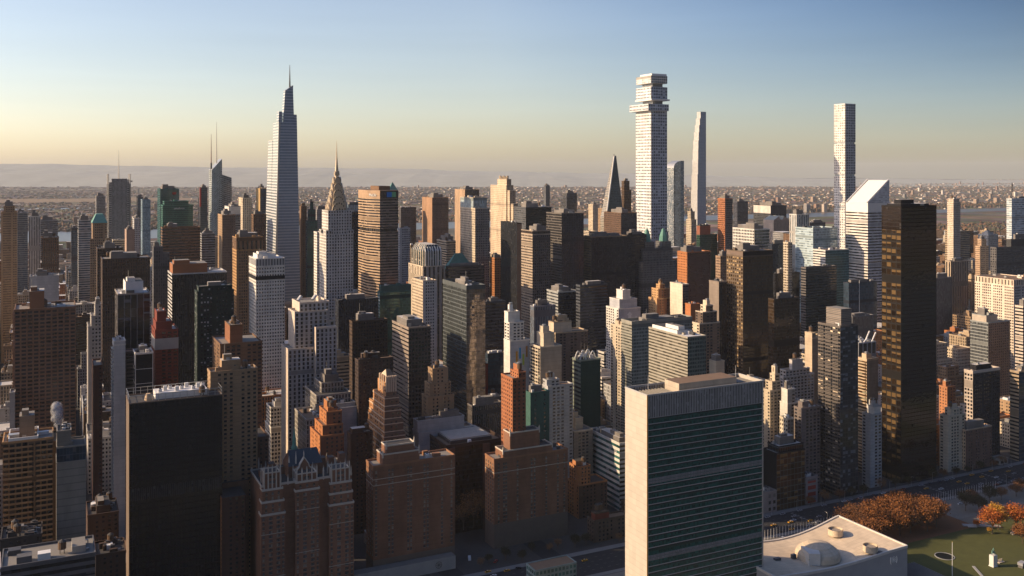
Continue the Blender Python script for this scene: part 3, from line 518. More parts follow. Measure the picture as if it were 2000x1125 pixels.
(T, 'broad white gridded office slab at right with a dark shadow on it', 1880, 1980, 2030, 560, 660, 270, ('punch', (.7, .58, .45), 'dark', {'W': .6, 'H': .55}), dict(e=('punch', (.45, .4, .36), 'dark', {'W': .6, 'H': .55}), tiers=[(0, 0, 0, 0, 548, ('fins', (.6, .48, .36), 'dark', {'bay': 5, 'W': .3}))], ph=None, roof='brown')),
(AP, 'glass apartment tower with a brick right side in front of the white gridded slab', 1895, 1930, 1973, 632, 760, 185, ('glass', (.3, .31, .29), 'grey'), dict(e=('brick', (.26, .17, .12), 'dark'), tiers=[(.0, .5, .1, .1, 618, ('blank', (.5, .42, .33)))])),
(AP, 'dark tower framed by white top bars at right', 1884, 1900, 1953, 730, 850, 70, ('grid', (.55, .46, .38), 'dark'), dict(e=('punch', (.04, .04, .045), 'dark', {'blind': .2}), ph=(.15, .3, .1, .2, 8), phm=fac('blank', 'black'), pz=3)),
(AP, 'narrow banded glass tower cut by the right frame edge', 1986, 1990, 2030, 728, 960, 53, ('band', (.4, .3, .2), 'dark'), dict(e=('glass', (.06, .07, .075), 'blue'))),
(AP, 'banded cream tower at the right edge above the narrow glass one', 1994, 1998, 2030, 600, 720, 140, ('band', (.6, .5, .4), 'dark'), {}),
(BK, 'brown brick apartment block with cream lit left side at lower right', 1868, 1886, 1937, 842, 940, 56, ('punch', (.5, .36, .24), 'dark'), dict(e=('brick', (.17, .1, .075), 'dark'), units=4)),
(BK, 'orange brick block lit low at the right of the black bronze tower', 1836, 1850, 1866, 758, 830, 110, ('brick', (.46, .2, .09), 'dark'), {}),
(BK, 'stepped cream terrace block right of the black bronze tower base', 1838, 1852, 1884, 815, 880, 60, ('apt', 'cream', 'dark'), dict(tiers=[(.2, .1, .1, .2, 802)])),
(BK, 'little pale concrete house with four windows at lower right', 1951, 1953, 1969, 899, 940, 53, ('punch', 'conc', 'dark', {'bay': 6}), dict(dep=10, ph=None, units=0)),
(AP, 'round fronted white terrace block at right of the big green glass slab', 1522, 1530, 1590, 738, 800, 130, ('apt', (.5, .46, .42), 'dark'), dict(tiers=[(.1, .12, .1, .1, 726), (.35, .3, .3, .3, 708, ('blank', (.5, .46, .42)))], ph=None)),
(BK, 'stepped cream apartment block right of the big green glass slab', 1488, 1504, 1532, 765, 850, 100, ('apt', 'cream', 'dark'), dict(e=('apt', (.5, .4, .28), 'dark'), tiers=[(.2, .2, .1, .1, 748), (.45, .2, .2, .2, 735)])),
(BK, 'white stepped block with bright blank walls right of the green slab', 1528, 1538, 1572, 790, 840, 85, ('blank', 'white'), dict(e=('apt', 'conc', 'dark'), tiers=[(.0, .55, .0, .2, 762), ])),
(BK, 'brown slab behind the white stepped block at right', 1560, 1566, 1602, 800, 850, 70, ('apt', (.22, .18, .16), 'dark'), {}),
(BK, 'slim white apartment block lit from the left near the green slab', 1526, 1538, 1550, 820, 870, 72, ('punch', (.7, .6, .45), 'dark'), dict(e=('brick', (.25, .2, .16), 'dark'), ph=None)),
(T, 'dark glass mission building with warm lit rooms beside the green slab', 1490, 1517, 1572, 888, 1005, 53, ('blank', 'black'), dict(e=('curtain', (.12, .14, .14), 'bronze', {'bay': 4, 'floor': 5, 'blind': .25, 'blindc': (.2, .12, .04), 'metal': .1}), tiers=[(.12, .0, .1, .1, 876, ('glass', (.1, .12, .13), 'dark'))], roof='pale')),  # warm blind colour stands in for lamplit rooms
(BK, 'grey low corner building with square windows by the green slab', 1488, 1490, 1517, 965, 1010, 52.5, ('punch', (.3, .27, .25), 'dark', {'bay': 5, 'floor': 5}), dict(ph=None)),
(BK, 'dark block with red painted bays beside the mission building', 1571, 1574, 1597, 935, 990, 53, ('grid', (.26, .24, .24), (.35, .04, .03), {'bay': 12, 'floor': 6}), dict(ph=None)),
(BK, 'orange brick twin fronted block lit at left beside the bare tree', 1108, 1130, 1186, 950, 1030, 112, ('brick', (.44, .19, .08), 'dark'), dict(e=('brick', (.13, .075, .05), 'dark'), tiers=[(.0, .55, .1, .2, 915, ('brick', (.44, .19, .08), 'dark'))], units=4)),
(BK, 'low dark brick house with a red roof hut left of the green slab', 1150, 1160, 1228, 1020, 1060, 62, ('brick', (.11, .075, .055), 'dark'), dict(tiers=[(.05, .55, .1, .3, 1006, ('blank', (.2, .05, .03)))], ph=None)),
]
GRP = {}
for s in SPECS:
    ex = s[9]; ex = dict(ex)
    lab = s[1]
    GRP[lab] = bld(s[0], lab, *s[2:9], **ex)
# marks and rooftop shapes that set single blocks apart
def near(txt): return next(v for k, v in GRP.items() if txt in k)
root, r, o, z1, d = near('four coloured bars'); w_ = r[1]-r[0]
for i, (c, fz) in enumerate((((.55, .28, .03), 9), ((.03, .25, .5), 6), ((.3, .42, .06), 12), ((.4, .2, .06), 5))):
    m = MB(); x = r[0]+w_*(.3+.17*i); m.box(x, x+w_*.09, r[2]-.3, r[2]-.02, z1-fz-10, z1-fz, plain('bar_'+str(i), c, .6, 0, .05), bottom=True); m.build('coloured_bar', root)
root, r, o, z1, d = near('curled white roof trusses'); A_ = r[1]-r[0]
for q in range(3):
    m = MB(); x0 = r[0]+A_*(.05+.3*q); m.tube([(x0+A_*.3*t, r[2]+3+q*2, z1+1+6*math.sin(PI*t)) for t in [i/8 for i in range(9)]], .55, WHITEP, 6); m.tube([(x0+A_*.3*t, r[2]+12+q*2, z1+1+6*math.sin(PI*t)) for t in [i/8 for i in range(9)]], .55, WHITEP, 6); m.build('roof_truss', root)
for q in range(3): m = MB(); m.cyl(r[0]+4+q*3.5, r[2]+6, z1, z1+17-q*2, .25, STEEL, 6, .12); m.build('antenna', root)
root, r, o, z1, d = near('zigzag arrow pattern'); A_ = r[1]-r[0]; pa = plain('arrow_panel', (.62, .62, .62), .7, 0, .06)
for q, (cx, zt_) in enumerate(((.2, -6), (.5, 0), (.8, -6), (.2, -26), (.5, -22), (.8, -26))):
    m = MB(); x = r[0]+A_*cx; h = A_*.13; z = z1-3+zt_
    P = [(x-h*.5, z-14), (x+h*.5, z-14), (x+h*.5, z-h), (x+h, z-h), (x, z), (x-h, z-h), (x-h*.5, z-h)]; m.face([(a, r[2]-.25, b) for a, b in P], pa)
    for (a0, b0), (a1, b1) in zip(P, P[1:]+P[:1]): m.face([(a0, r[2]-.25, b0), (a0, r[2]-.01, b0), (a1, r[2]-.01, b1), (a1, r[2]-.25, b1)], pa)
    m.build('arrow_panel', root)
root, r, o, z1, d = near('W shaped crown'); A_ = r[1]-r[0]; m = MB()
for y in (r[2]+.4, r[3]-.6): m.tube([(r[0], y, z1+9), (r[0]+A_*.25, y, z1), (r[0]+A_*.5, y, z1+5), (r[0]+A_*.75, y, z1), (r[1], y, z1+11)], .8, WHITEP, 6)
m.build('crown_frame', root)
root, r, o, z1, d = near('lattice mast'); m = MB(); x = at_v(1989, 520)[0]-o[0]; zm = zz(357, d)
for a, b in ((-1, -1), (1, -1), (1, 1), (-1, 1)): m.tube([(x+a*1.6, r[2]+12+b*1.6, z1), (x+a*.3, r[2]+12+b*.3, zm)], .35, DSTEEL, 5)
for k in range(7):
    f = k/7; s_ = 1.6-1.3*f; z = z1+(zm-z1)*f; m.ring(x-s_, x+s_, r[2]+12-s_, r[2]+12+s_, z, z+.6, .35, DSTEEL)
m.build('lattice_mast', root)
root, r, o, z1, d = near('thin flagpole'); m = MB(); x = at_v(1678, 389)[0]-o[0]; m.cyl(x, r[2]-1.5, z1-42, z1+4, .45, WHITEP, 8, .25); m.box(x-.3, x+.3, r[2]-1.6, r[2]-.01, z1-12, z1-11.4, STEEL); m.build('flagpole', root)
root, r, o, z1, d = near('red mark at its top'); m = MB(); m.box(r[1]-14, r[1]-6, r[2]-.4, r[2]-.02, z1-11, z1-6, plain('red_mark', (.4, .03, .02), .5), bottom=True); m.build('red_sign', root)
root, r, o, z1, d = near('slab with a red edge'); m = MB(); m.box(r[0]-.5, r[0]+2.2, r[2]-.5, r[2]+3, z1-40, z1+1, plain('red_mark', (.4, .03, .02), .5), bottom=True); m.build('red_strip', root)
# ------------------------------------------------------------------ landmark towers, several with shade put into the east wall colour
def U(x, v): return at_v(x, v)[0]
def Z(y, x, v): return zz(y, at_v(x, v)[1])
def box_at(name, root, x0, x1, v, dep, yb, yt, m, e=None, o=(0, 0), top=None, zb=None):
    """a block whose east face spans columns x0..x1 on the line v"""
    xm_ = x0; mb = MB(); z0 = zb if zb is not None else (0 if yb is None else Z(yb, x0, v)); z1 = Z(yt, x0, v)
    mb.box(U(x0, v)-o[0], U(x1, v)-o[0], v-o[1], v+dep-o[1], z0, z1, m, e, top or ROOFS['gravel']); return mb.build(name, root), z1
def text(name, s, parent, loc, rot, size, mat, ext=.15):
    c = bpy.data.curves.new(name, 'FONT'); c.body = s; c.size = size; c.align_x = 'CENTER'; c.extrude = ext
    t = bpy.data.objects.new(name, c); C.objects.link(t)
    dg = bpy.context.evaluated_depsgraph_get(); me = bpy.data.meshes.new_from_object(t.evaluated_get(dg)); bpy.data.objects.remove(t)
    me.materials.clear(); me.materials.append(mat); o = bpy.data.objects.new(name, me); C.objects.link(o)
    o.parent = parent; o.location = loc; o.rotation_euler = rot; return o
EAST = (PI/2, 0, 0)               # lettering that faces -Y
SOUTH = (PI/2, 0, -PI/2)          # lettering that faces -X

# tall tapered glass skyscraper with a spire
def tapered():
    v = 905; u0 = U(535, v); R = thing('skyscraper', 'very tall tapered blue glass skyscraper with stepped crown and needle spire', 'skyscraper', (u0, v, 0))
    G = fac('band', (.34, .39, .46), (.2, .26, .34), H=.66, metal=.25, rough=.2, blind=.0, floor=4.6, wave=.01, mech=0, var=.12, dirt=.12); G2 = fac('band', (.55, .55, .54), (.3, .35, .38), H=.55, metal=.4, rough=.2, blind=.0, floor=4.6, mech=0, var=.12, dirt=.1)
    def poly(xw, xs, xn, dv):
        a = U(xs, v+dv)-u0; b = U(xn, v+dv)-u0; w_ = at_u(xw, a+u0)[0]-v
        return [(a, dv), (b, dv), (b, max(w_, dv+12)), (a, max(w_, dv+12))]
    zA = Z(238, 540, v); zS = Z(272, 530, v)
    p0 = poly(521, 534, 589, 0); p1 = poly(534, 545, 580, 7)
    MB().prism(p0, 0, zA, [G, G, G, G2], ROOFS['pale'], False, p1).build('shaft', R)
    a0, a1 = p0[0][0], p0[0][0]+(p1[0][0]-p0[0][0])*.8; w0, w1 = p0[2][1]+.1, p0[2][1]*.9+p1[2][1]*.1; d0_ = at_u(509, a0+u0)[0]-v; d1_ = at_u(523, a1+u0)[0]-v
    MB().prism([(a0+1, w0), (p0[1][0]-2, w0), (p0[1][0]-2, max(d0_, w0+14)), (a0+1, max(d0_, w0+14))], 0, zS, [G, G, G, G2], ROOFS['pale'], False, [(a1+1, w1), (p1[1][0]-2, w1), (p1[1][0]-2, max(d1_, w1+10)), (a1+1, max(d1_, w1+10))]).build('west_wing', R)
    z2 = Z(217, 545, v); q = poly(540, 544, 551, 9); MB().prism(q, zA, z2, [G, G, G, G2], ROOFS['pale'], False, poly(541, 545, 551, 9)).build('crown_prong', R)
    q = poly(572, 574, 580, 12); MB().prism(q, zA, Z(223, 577, v), [G, G, G, G2], ROOFS['pale'], False, poly(572, 574, 579.5, 12)).build('crown_prong', R)
    q0 = poly(549, 553, 574.5, 11); q1 = poly(554, 557, 572.5, 11); z3 = Z(166, 562, v)
    m = MB(); m.prism(q0, zA, z3-8, [G, G, G, G2], ROOFS['pale'], False, q1); m.build('crown_tier', R)
    h = MB(); a, b, c, d = q1; zt = z3-8
    for p, qq, h0, h1 in ((a, b, 0, 9), (b, c, 9, 9), (c, d, 9, 0), (d, a, 0, 0)):
        h.wall((p[0], p[1], zt), (qq[0], qq[1], zt), (qq[0], qq[1], zt+h1+.1), (p[0], p[1], zt+h0+.1), G)
    h.face([(a[0], a[1], zt+.1), (b[0], b[1], zt+9.1), (c[0], c[1], zt+9.1), (d[0], d[1], zt+.1)], STEEL); h.build('slanted_cap', R)
    ux = U(566, v+20)-u0; s = MB(); s.cyl(ux, 20, z3-6, Z(127, 566, v+20), 1.5, DSTEEL, 8, .35); s.build('spire', R)
    e = MB(); e.prism([(p0[0][0]-.4, -.4), (p0[0][0]+2.2, -.4), (p0[0][0]+2.2, 1.6), (p0[0][0]-.4, 1.6)], 0, zA, STEEL, None, False, [(p1[0][0]-.4, 6.6), (p1[0][0]+2, 6.6), (p1[0][0]+2, 8.4), (p1[0][0]-.4, 8.4)]); e.build('corner_fin', R)
    reg(u0, u0+60, v, v+50, 509, 589, 166, 595, 1400, 'tall tapered glass skyscraper')
tapered()

# arched spire tower
def arched():
    v = 565; u0 = U(637, v); R = thing('skyscraper', 'white deco skyscraper with arched silver crown and needle spire', 'skyscraper', (u0, v, 0))
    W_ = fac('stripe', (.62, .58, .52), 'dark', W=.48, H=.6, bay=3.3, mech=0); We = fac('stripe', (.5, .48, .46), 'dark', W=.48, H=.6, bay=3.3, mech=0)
    un = U(690, v)-u0; dep = at_u(624, u0)[0]-v; dep = min(max(dep, 30), 60); zb = Z(458, 637, v); d0 = (dep-un)/2
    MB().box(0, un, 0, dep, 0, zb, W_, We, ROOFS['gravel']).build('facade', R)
    k = MB()
    for cx, cy in ((0, 0), (un, 0), (un, dep), (0, dep)): k.box(cx-.3 if cx == 0 else cx-7, cx+7 if cx == 0 else cx+.3, cy-.3 if cy == 0 else cy-7, cy+7 if cy == 0 else cy+.3, zb, zb+5, W_, We, ROOFS['gravel'])
    k.build('corner_turret', R)
    cu, cv = un/2+.5, dep/2; zs = Z(410, 657, v+dep/2); r0 = (U(681, v)-U(635, v))/2
    MB().box(cu-r0, cu+r0, cv-r0, cv+r0, zb, zs, W_, We, ROOFS['gravel']).build('shaft', R)
    m = MB(); mt = plain('crown_metal', (.56, .45, .32), .38, .45, .12, .3); dk = plain('crown_window', (.03, .03, .032), .2)
    def arch(hw, z0, z1, th, mat, wins=True):
        """barrel arches crossing: an arch of half width hw from z0, crown at z1, extruded th both ways"""
        N = 12; pr = [(-hw, z0)]+[(-hw*math.cos(PI*i/N), z0+(z1-z0)*(.35+.65*math.sin(PI*i/N))) for i in range(N+1)]+[(hw, z0)]
        for ax in (0, 1):
            P = (lambda a, b, z: (cu+a, cv+b, z)) if ax == 0 else (lambda a, b, z: (cu+b, cv+a, z))
            for sgn in (-1, 1):
                q = [P(a, sgn*th, z) for a, z in pr]; m.face(q if (sgn < 0) == (ax == 0) else q[::-1], mat)
                if wins:
                    for i in range(1, 8):
                        an = PI*i/8; ca, sa = math.cos(an), math.sin(an)
                        def pt(f, t): return (-(hw*f)*math.cos(an+t), z0+(z1-z0)*(.35+.65*f*math.sin(an+t)))
                        t3 = [pt(.80, -.13), pt(.80, .13), pt(.97, 0)]
                        m.face([P(a, sgn*(th+.12), z) for a, z in t3], dk)
            for (a0, zA), (a1, zB) in zip(pr[:-1], pr[1:]):
                m.face([P(a0, -th, zA), P(a1, -th, zB), P(a1, th, zB), P(a0, th, zA)], mat)
    px = at_v(657, v+dep/2)[1]/F
    for yt_, hp in ((404, 20.5), (393, 18), (381, 15.3), (369, 12.6), (357, 10), (345, 7.4), (334, 4.6)):
        hw = hp*px; z1 = Z(yt_, 657, v+dep/2); arch(hw*.80, z1-hw*1.9, z1, hw*1.02, mt, hp > 5)
    m.build('arched_crown', R)
    s = MB(); z5 = Z(337, 657, v+dep/2); s.cyl(cu, cv, z5-8, z5+18, 3.0, mt, 8, 1.0); s.cyl(cu, cv, z5+18, Z(274, 657, v+dep/2), .9, mt, 8, .12); s.build('spire', R)
    reg(u0, u0+un, v, v+dep, 613, 690, 330, 590, 1150, 'arched spire tower')
arched()

# wide octagonal office tower
def octagon():
    v = 735; u0 = U(742, v); R = thing('office_tower', 'broad tan eight sided office tower with dark belt floor and rooftop sign', 'office tower', (u0, v, 0))
    un = U(779, v)-u0; wv = at_u(706, u0)[0]-v; wv = min(max(wv, 60), 120)
    poly = [(0, 0), (un*.98, 1), (un*1.15, wv*.4), (un*1.0, wv*.9), (un*.1, wv), (-10, wv*.82), (-10, wv*.35)]
    zt = Z(372, 742, v); z1 = Z(447, 742, v); z1b = Z(453, 742, v); ztop = Z(388, 742, v)
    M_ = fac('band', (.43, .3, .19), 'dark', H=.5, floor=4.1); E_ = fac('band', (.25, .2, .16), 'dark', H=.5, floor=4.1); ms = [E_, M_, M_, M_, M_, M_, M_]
    MB().prism(poly, 0, z1b, ms, False).build('facade', R); MB().prism(poly, z1, ztop, ms, False).build('facade', R)
    sc = lambda p, f: [(un/2+(x-un/2)*f, wv/2+(y-wv/2)*f) for x, y in p]
    MB().prism(sc(poly, .95), z1b, z1, fac('fins', (.05, .04, .035), 'dark', bay=5), False).build('belt_floor', R)
    MB().prism(sc(poly, 1.004), ztop, zt, [fac('fins', (.14, .11, .09), 'dark'), *[fac('blank', (.4, .27, .17))]*6], ROOFS['brown']).build('sign_band', R)
    p = MB(); p.box(un*.2, un*.8, wv*.25, wv*.7, zt, zt+6, fac('blank', 'brown'), None, ROOFS['tar']); p.build('penthouse', R)
    wm = plain('sign_white', (.8, .78, .72), .5); bl = plain('sign_blue', (.01, .17, .55), .4); gr = plain('sign_green', (.14, .42, .2), .4)
    sg = MB(); za, zb = ztop+2, zt-2.5; a = un*.36; b = un*.84; mid = (a+b)/2
    sg.prism([(a, -.6), (mid+.6, -.6), (mid+.6, -.1), (a, -.1)], za, zb, bl); sg.prism([(mid+.65, -.6), (b, -.6), (b, -.1), (mid+.65, -.1)], za, zb, gr); sg.build('logo_sign', R)
    a0 = Vector((-10, wv*.35)); b0 = Vector((0, 0)); dr = b0-a0
    text('lettering', 'MetLife', R, (a0.x+dr.x*.5-.7, a0.y+dr.y*.5, ztop+3), (PI/2, 0, math.atan2(dr.y, dr.x)), 6, wm, .3)
    reg(u0-10, u0+un*1.15, v, v+wv, 705, 781, 372, 555, 1300, 'broad tan eight sided tower')
octagon()

# stacked white tower, the tallest
def stacked():
    v = 950; u0 = U(1271.5, v); R = thing('skyscraper', 'tallest white gridded skyscraper with a jutting collar and stacked block crown', 'skyscraper', (u0, v, 0))
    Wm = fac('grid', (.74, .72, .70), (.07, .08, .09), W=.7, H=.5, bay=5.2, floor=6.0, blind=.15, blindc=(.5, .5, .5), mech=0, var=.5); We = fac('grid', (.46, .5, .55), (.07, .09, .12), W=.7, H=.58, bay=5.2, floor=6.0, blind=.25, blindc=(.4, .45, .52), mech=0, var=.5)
    dep = at_u(1242, u0)[0]-v; un = U(1303, v)-u0
    def blk(n, x0, x1, w_, ya, yb, ms=Wm, me=We, fe=0, fs=0):
        a = U(x0, v)-u0; b = U(x1, v)-u0; MB().box(a, b, -fe, w_, Z(ya, 1271, v), Z(yb, 1271, v), ms, me, ROOFS['white'], True).build(n, R)
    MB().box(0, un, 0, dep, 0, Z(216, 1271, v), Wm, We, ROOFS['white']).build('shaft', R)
    blk('collar', 1264, 1304, dep*1.17, 216, 203, fe=4); blk('truss_core', 1278, 1297, dep*.75, 202.9, 196.1, fac('fins', (.35, .36, .38), 'grey'), fac('fins', (.35, .36, .38), 'grey'), -5)
    blk('crown_block', 1270, 1306, dep*1.0, 196, 193, WHITEP, WHITEP, 4); blk('crown_block', 1271.5, 1303.5, dep*.98, 192.5, 169)
    core = fac('fins', (.4, .4, .4), 'grey'); blk('crown_core', 1277, 1297, dep*.75, 169, 162, core, core, -5)
    blk('crown_block', 1271.5, 1303.5, dep*.98, 162, 147, fac('grid', 'white', 'light', W=.6, H=.6, bay=5, floor=5), fac('grid', 'white', 'blue', W=.7, H=.7, bay=5, floor=5)); blk('crown_block', 1274, 1303, dep*.8, 146.8, 143, WHITEP, WHITEP, -2)
    reg(u0, u0+un, v, v+dep, 1231, 1306, 143, 480, 1600, 'tallest white gridded skyscraper')
stacked()

# slender square tower with a white window grid
def slender():
    v = 790; u0 = U(1650.5, v); R = thing('skyscraper', 'slender square white tower of big square windows rising behind the slant topped tower', 'skyscraper', (u0, v, 0))
    dep = at_u(1629, u0)[0]-v; un = U(1671, v)-u0
    A = fac('grid', (.74, .7, .64), (.08, .08, .09), W=.58, H=.58, bay=un/6, floor=4.9, blind=.42, blindc=(.6, .56, .5), mech=0); B = fac('grid', (.42, .44, .47), (.06, .07, .085), W=.6, H=.6, bay=un/6, floor=4.9, blind=.12, blindc=(.3, .33, .36), mech=0)  # pale south blinds stand in for bright reflections; east copy coloured for shade
    zt = Z(203, 1650, v); cuts = [0, 95, 158, 221, 284, 347, zt]; z0 = 0
    for i, z1 in enumerate(cuts[1:]):
        MB().box(0, un, 0, dep, z0, z1, A, B, ROOFS['pale']).build('shaft', R)
        if i < 5: MB().box(1.4, un-1.4, 1.4, dep-1.4, z1, z1+3.5, fac('fins', (.5, .5, .48), 'light'), None, False).build('open_floor', R); z0 = z1+3.5
    MB().ring(0, un, 0, dep, zt, zt+1, 1, WHITEP).build('parapet', R)
    reg(u0, u0+un, v, v+dep, 1629, 1671, 203, 480, 1700, 'slender square white tower')
slender()

# slant topped tower
def slant():
    v = 520; u0 = U(1695, v); R = thing('office_tower', 'white banded tower with a steep slanted roof', 'office tower', (u0, v, 0))
    dep = at_u(1652, u0)[0]-v; dep = min(max(dep, 40), 80); un = U(1737, v)-u0
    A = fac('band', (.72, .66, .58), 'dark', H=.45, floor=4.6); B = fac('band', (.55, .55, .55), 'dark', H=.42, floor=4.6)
    z0 = Z(414, 1695, v); zl = Z(397, 1695, v); zh = Z(352, 1737, v)
    MB().box(0, un, 0, dep, 0, z0, A, B, False).build('facade', R)
    wp = plain('white_panel', (.72, .69, .64), .5, .1, .08); m = MB()
    m.box(0, un, 0, dep, z0, zl, wp, wp, False)
    cp = fac('band', (.55, .55, .54), (.42, .42, .42), H=.3, floor=2.4, metal=0, rough=.6)
    m.face([(0, 0, zl), (un, 0, zl), (un, 0, zh)], cp, [(0, 0), (10, 0), (10, 14)]); m.face([(un, dep, zl), (0, dep, zl), (un, dep, zh)], wp)
    m.wall((un, 0, zl), (un, dep, zl), (un, dep, zh), (un, 0, zh), wp); m.build('wedge_crown', R)
    s = MB(); s.face([(0, 0, zl+.05), (un, 0, zh+.05), (un, dep, zh+.05), (0, dep, zl+.05)], plain('sloping_roof', (.74, .7, .64), .45, .1, .06)); so = s.build('sloping_roof', R)
    for y in (1.5, dep-1.5): k = MB(); k.tube([(0, y, zl+1.2), (un, y, zh+1.2)], 1.1, wp, 6); k.build('edge_rail', so)
    reg(u0, u0+un, v, v+dep, 1652, 1737, 350, 560, 1400, 'slant topped white tower')
slant()

# faceted glass tower with a slanted top and two masts
def faceted():
    v = 1370; u0 = U(412, v); R = thing('office_tower', 'pale glass faceted tower with slanted top and two thin masts at left', 'office tower', (u0, v, 0))
    A = fac('glass', (.42, .46, .45), (.22, .26, .27), metal=.5, bay=3.5); B = fac('glass', (.3, .34, .36), (.15, .19, .22), metal=.5, bay=3.5)
    a, b, c = 0, U(435, v)-u0, U(457, v)-u0; za, zb, zc, zd = Z(332, 410, v), Z(310, 436, v), Z(341, 436, v), Z(347, 455, v)
    m = MB(); m.wall((a, 0, 0), (b, 0, 0), (b-1, 2, zb), (a+2, 2, za), A); m.wall((b, 0, 0), (b, 45, 0), (b-1, 40, zb), (b-1, 2, zb), B); m.wall((a, 45, 0), (a, 0, 0), (a+2, 2, za), (a+2, 40, za), A); m.wall((b, 45, 0), (a, 45, 0), (a+2, 40, za), (b-1, 40, zb), A)
    m.face([(a+2, 2, za), (b-1, 2, zb), (b-1, 40, zb), (a+2, 40, za)], STEEL); m.build('glass_wing', R)
    m = MB(); m.wall((b+.1, 8, 0), (c, 8, 0), (c-3, 10, zd), (b, 10, zc), B); m.wall((c, 8, 0), (c, 50, 0), (c-3, 46, zd), (c-3, 10, zd), B); m.wall((c, 50, 0), (b, 50, 0), (b, 46, zc), (c-3, 46, zd), B); m.face([(b, 10, zc), (c-3, 10, zd), (c-3, 46, zd), (b, 46, zc)], STEEL); m.build('glass_wing', R)
    s = MB(); s.cyl(U(423, v+20)-u0, 20, za, Z(238, 423, v+20), 1.3, STEEL, 6, .3); s.build('mast', R)
    s = MB(); x = U(412.5, v+20)-u0; s.cyl(x, 20, za-20, Z(318, 412, v+20), 2.4, DSTEEL, 6, 1.6); s.cyl(x, 20, Z(318, 412, v+20), Z(262, 412, v+20), 1.0, plain('mast_red', (.35, .2, .15)), 6, .3); s.build('mast', R)
    reg(u0, u0+c, v, v+50, 408, 457, 310, 450, 1900, 'slanted glass tower')
faceted()

# four masted tower
def masted():
    v = 1900; u0 = U(210, v); R = thing('office_tower', 'grey screened tower with four corner masts and a thin central antenna', 'office tower', (u0, v, 0))
    un = U(256, v)-u0; A = fac('band', (.33, .31, .29), 'grey', H=.45, floor=4.5, dirt=.15); zt = Z(356, 210, v); d = 45
    MB().box(4, un-4, 0, d, 0, zt, A, None, ROOFS['gravel']).build('facade', R)
    MB().box(9, un-9, -1.6, -.1, 4, Z(349, 210, v), fac('louvre', (.33, .31, .29), 'grey', bay=3, floor=3, W=.6), None).build('screen_wall', R)
    for x in (0, un-4):
        MB().box(x, x+4, 4, d-4, 0, zt-4, fac('glass', (.2, .19, .18), 'grey')).build('side_bay', R)
        for y in (1, d-3): k = MB(); k.cyl(x+2, y, 0, Z(340, 210, v), 1.1, STEEL, 6); k.build('corner_mast', R)
    s = MB(); s.cyl(un/2, d/2, zt, Z(292, 231, v), 1.5, STEEL, 6, .25); s.build('antenna', R)
    k = MB()
    for i in range(7): k.box(10+i*7, 15+i*7, 10, 30, zt, zt+4+(i % 3)*1.5, STEEL)
    k.build('rooftop_unit', R); reg(u0, u0+un, v, v+d, 205, 257, 349, 470, 2400, 'four masted tower')
masted()

# limestone slab with setbacks
def limestone():
    v = 1120; u0 = U(998, v); R = thing('office_tower', 'bright stepped limestone slab catching the sun at centre skyline', 'office tower', (u0, v, 0))
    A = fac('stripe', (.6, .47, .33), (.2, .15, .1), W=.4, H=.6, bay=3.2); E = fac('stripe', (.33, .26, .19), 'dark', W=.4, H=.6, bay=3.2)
    dep = min(max(at_u(958, u0)[0]-v, 60), 130); un = U(1012, v)-u0
    def b(n, a0, a1, d0, d1, y): m = MB(); m.box(a0, a1, d0, d1, 0, Z(y, 998, v), A, E, ROOFS['pale']); m.build(n, R)
    b('facade', 0, un, dep*.22, dep, 362); b('side_setback', 2, un*.95, dep*.1, dep*.22, 372); b('side_setback', 4, un*.9, -2, dep*.1, 398)
    b('side_setback', un, un*1.35, dep*.2, dep*.9, 420); b('side_setback', -6, -.05, dep*.05, dep*.35, 500); b('upper_storeys', 3, un-3, dep*.26, dep*.72, 350)
    k = MB()
    for i in range(7): x = dep*(.28+.06*i); k.box(un*.3, un*.5, x, x+3, Z(350, 998, v), Z(343.5+(i*5 % 3), 998, v), A, E)
    k.build('crown_pinnacle', R); reg(u0, u0+un, v, v+dep, 957, 1013, 345, 560, 1900, 'stepped limestone slab')
limestone()

# twin cupola tower
def cupolas():
    v = 690; u0 = U(1254, v); R = thing('hotel_tower', 'grey stepped stone hotel tower with two green pointed cupolas', 'hotel', (u0, v, 0))
    A = fac('stripe', (.16, .155, .15), 'dark', W=.4, H=.6); un = U(1322, v)-u0
    MB().box(0, un, 0, 45, 0, Z(512, 1254, v), A, None, ROOFS['tar']).build('facade', R)
    MB().box(un*.08, un*.92, 4, 40, Z(512, 1254, v), Z(487, 1254, v), A, None, ROOFS['tar']).build('upper_storeys', R)
    for cx in (1275, 1307.5):
        a, b = U(cx-9, v)-u0, U(cx+9, v)-u0; zc = Z(474, 1254, v); h = (b-a)/2; c = (a+b)/2
        MB().box(a, b, 8, 8+2*h, Z(512, 1254, v), zc, A, None, ROOFS['tar']).build('tower_shaft', R)
        k = MB(); k.cyl(c, 8+h, zc, zc+9, h*.8, COPPER, 8, h*.66); k.cyl(c, 8+h, zc+9, zc+20, h*.66, COPPER, 8, h*.25); k.cyl(c, 8+h, zc+20, Z(449, 1254, v), h*.2, COPPER, 8, .05); k.build('cupola', R)
    reg(u0, u0+un, v, v+45, 1253, 1322, 449, 600, 1500, 'twin cupola hotel tower')
cupolas()

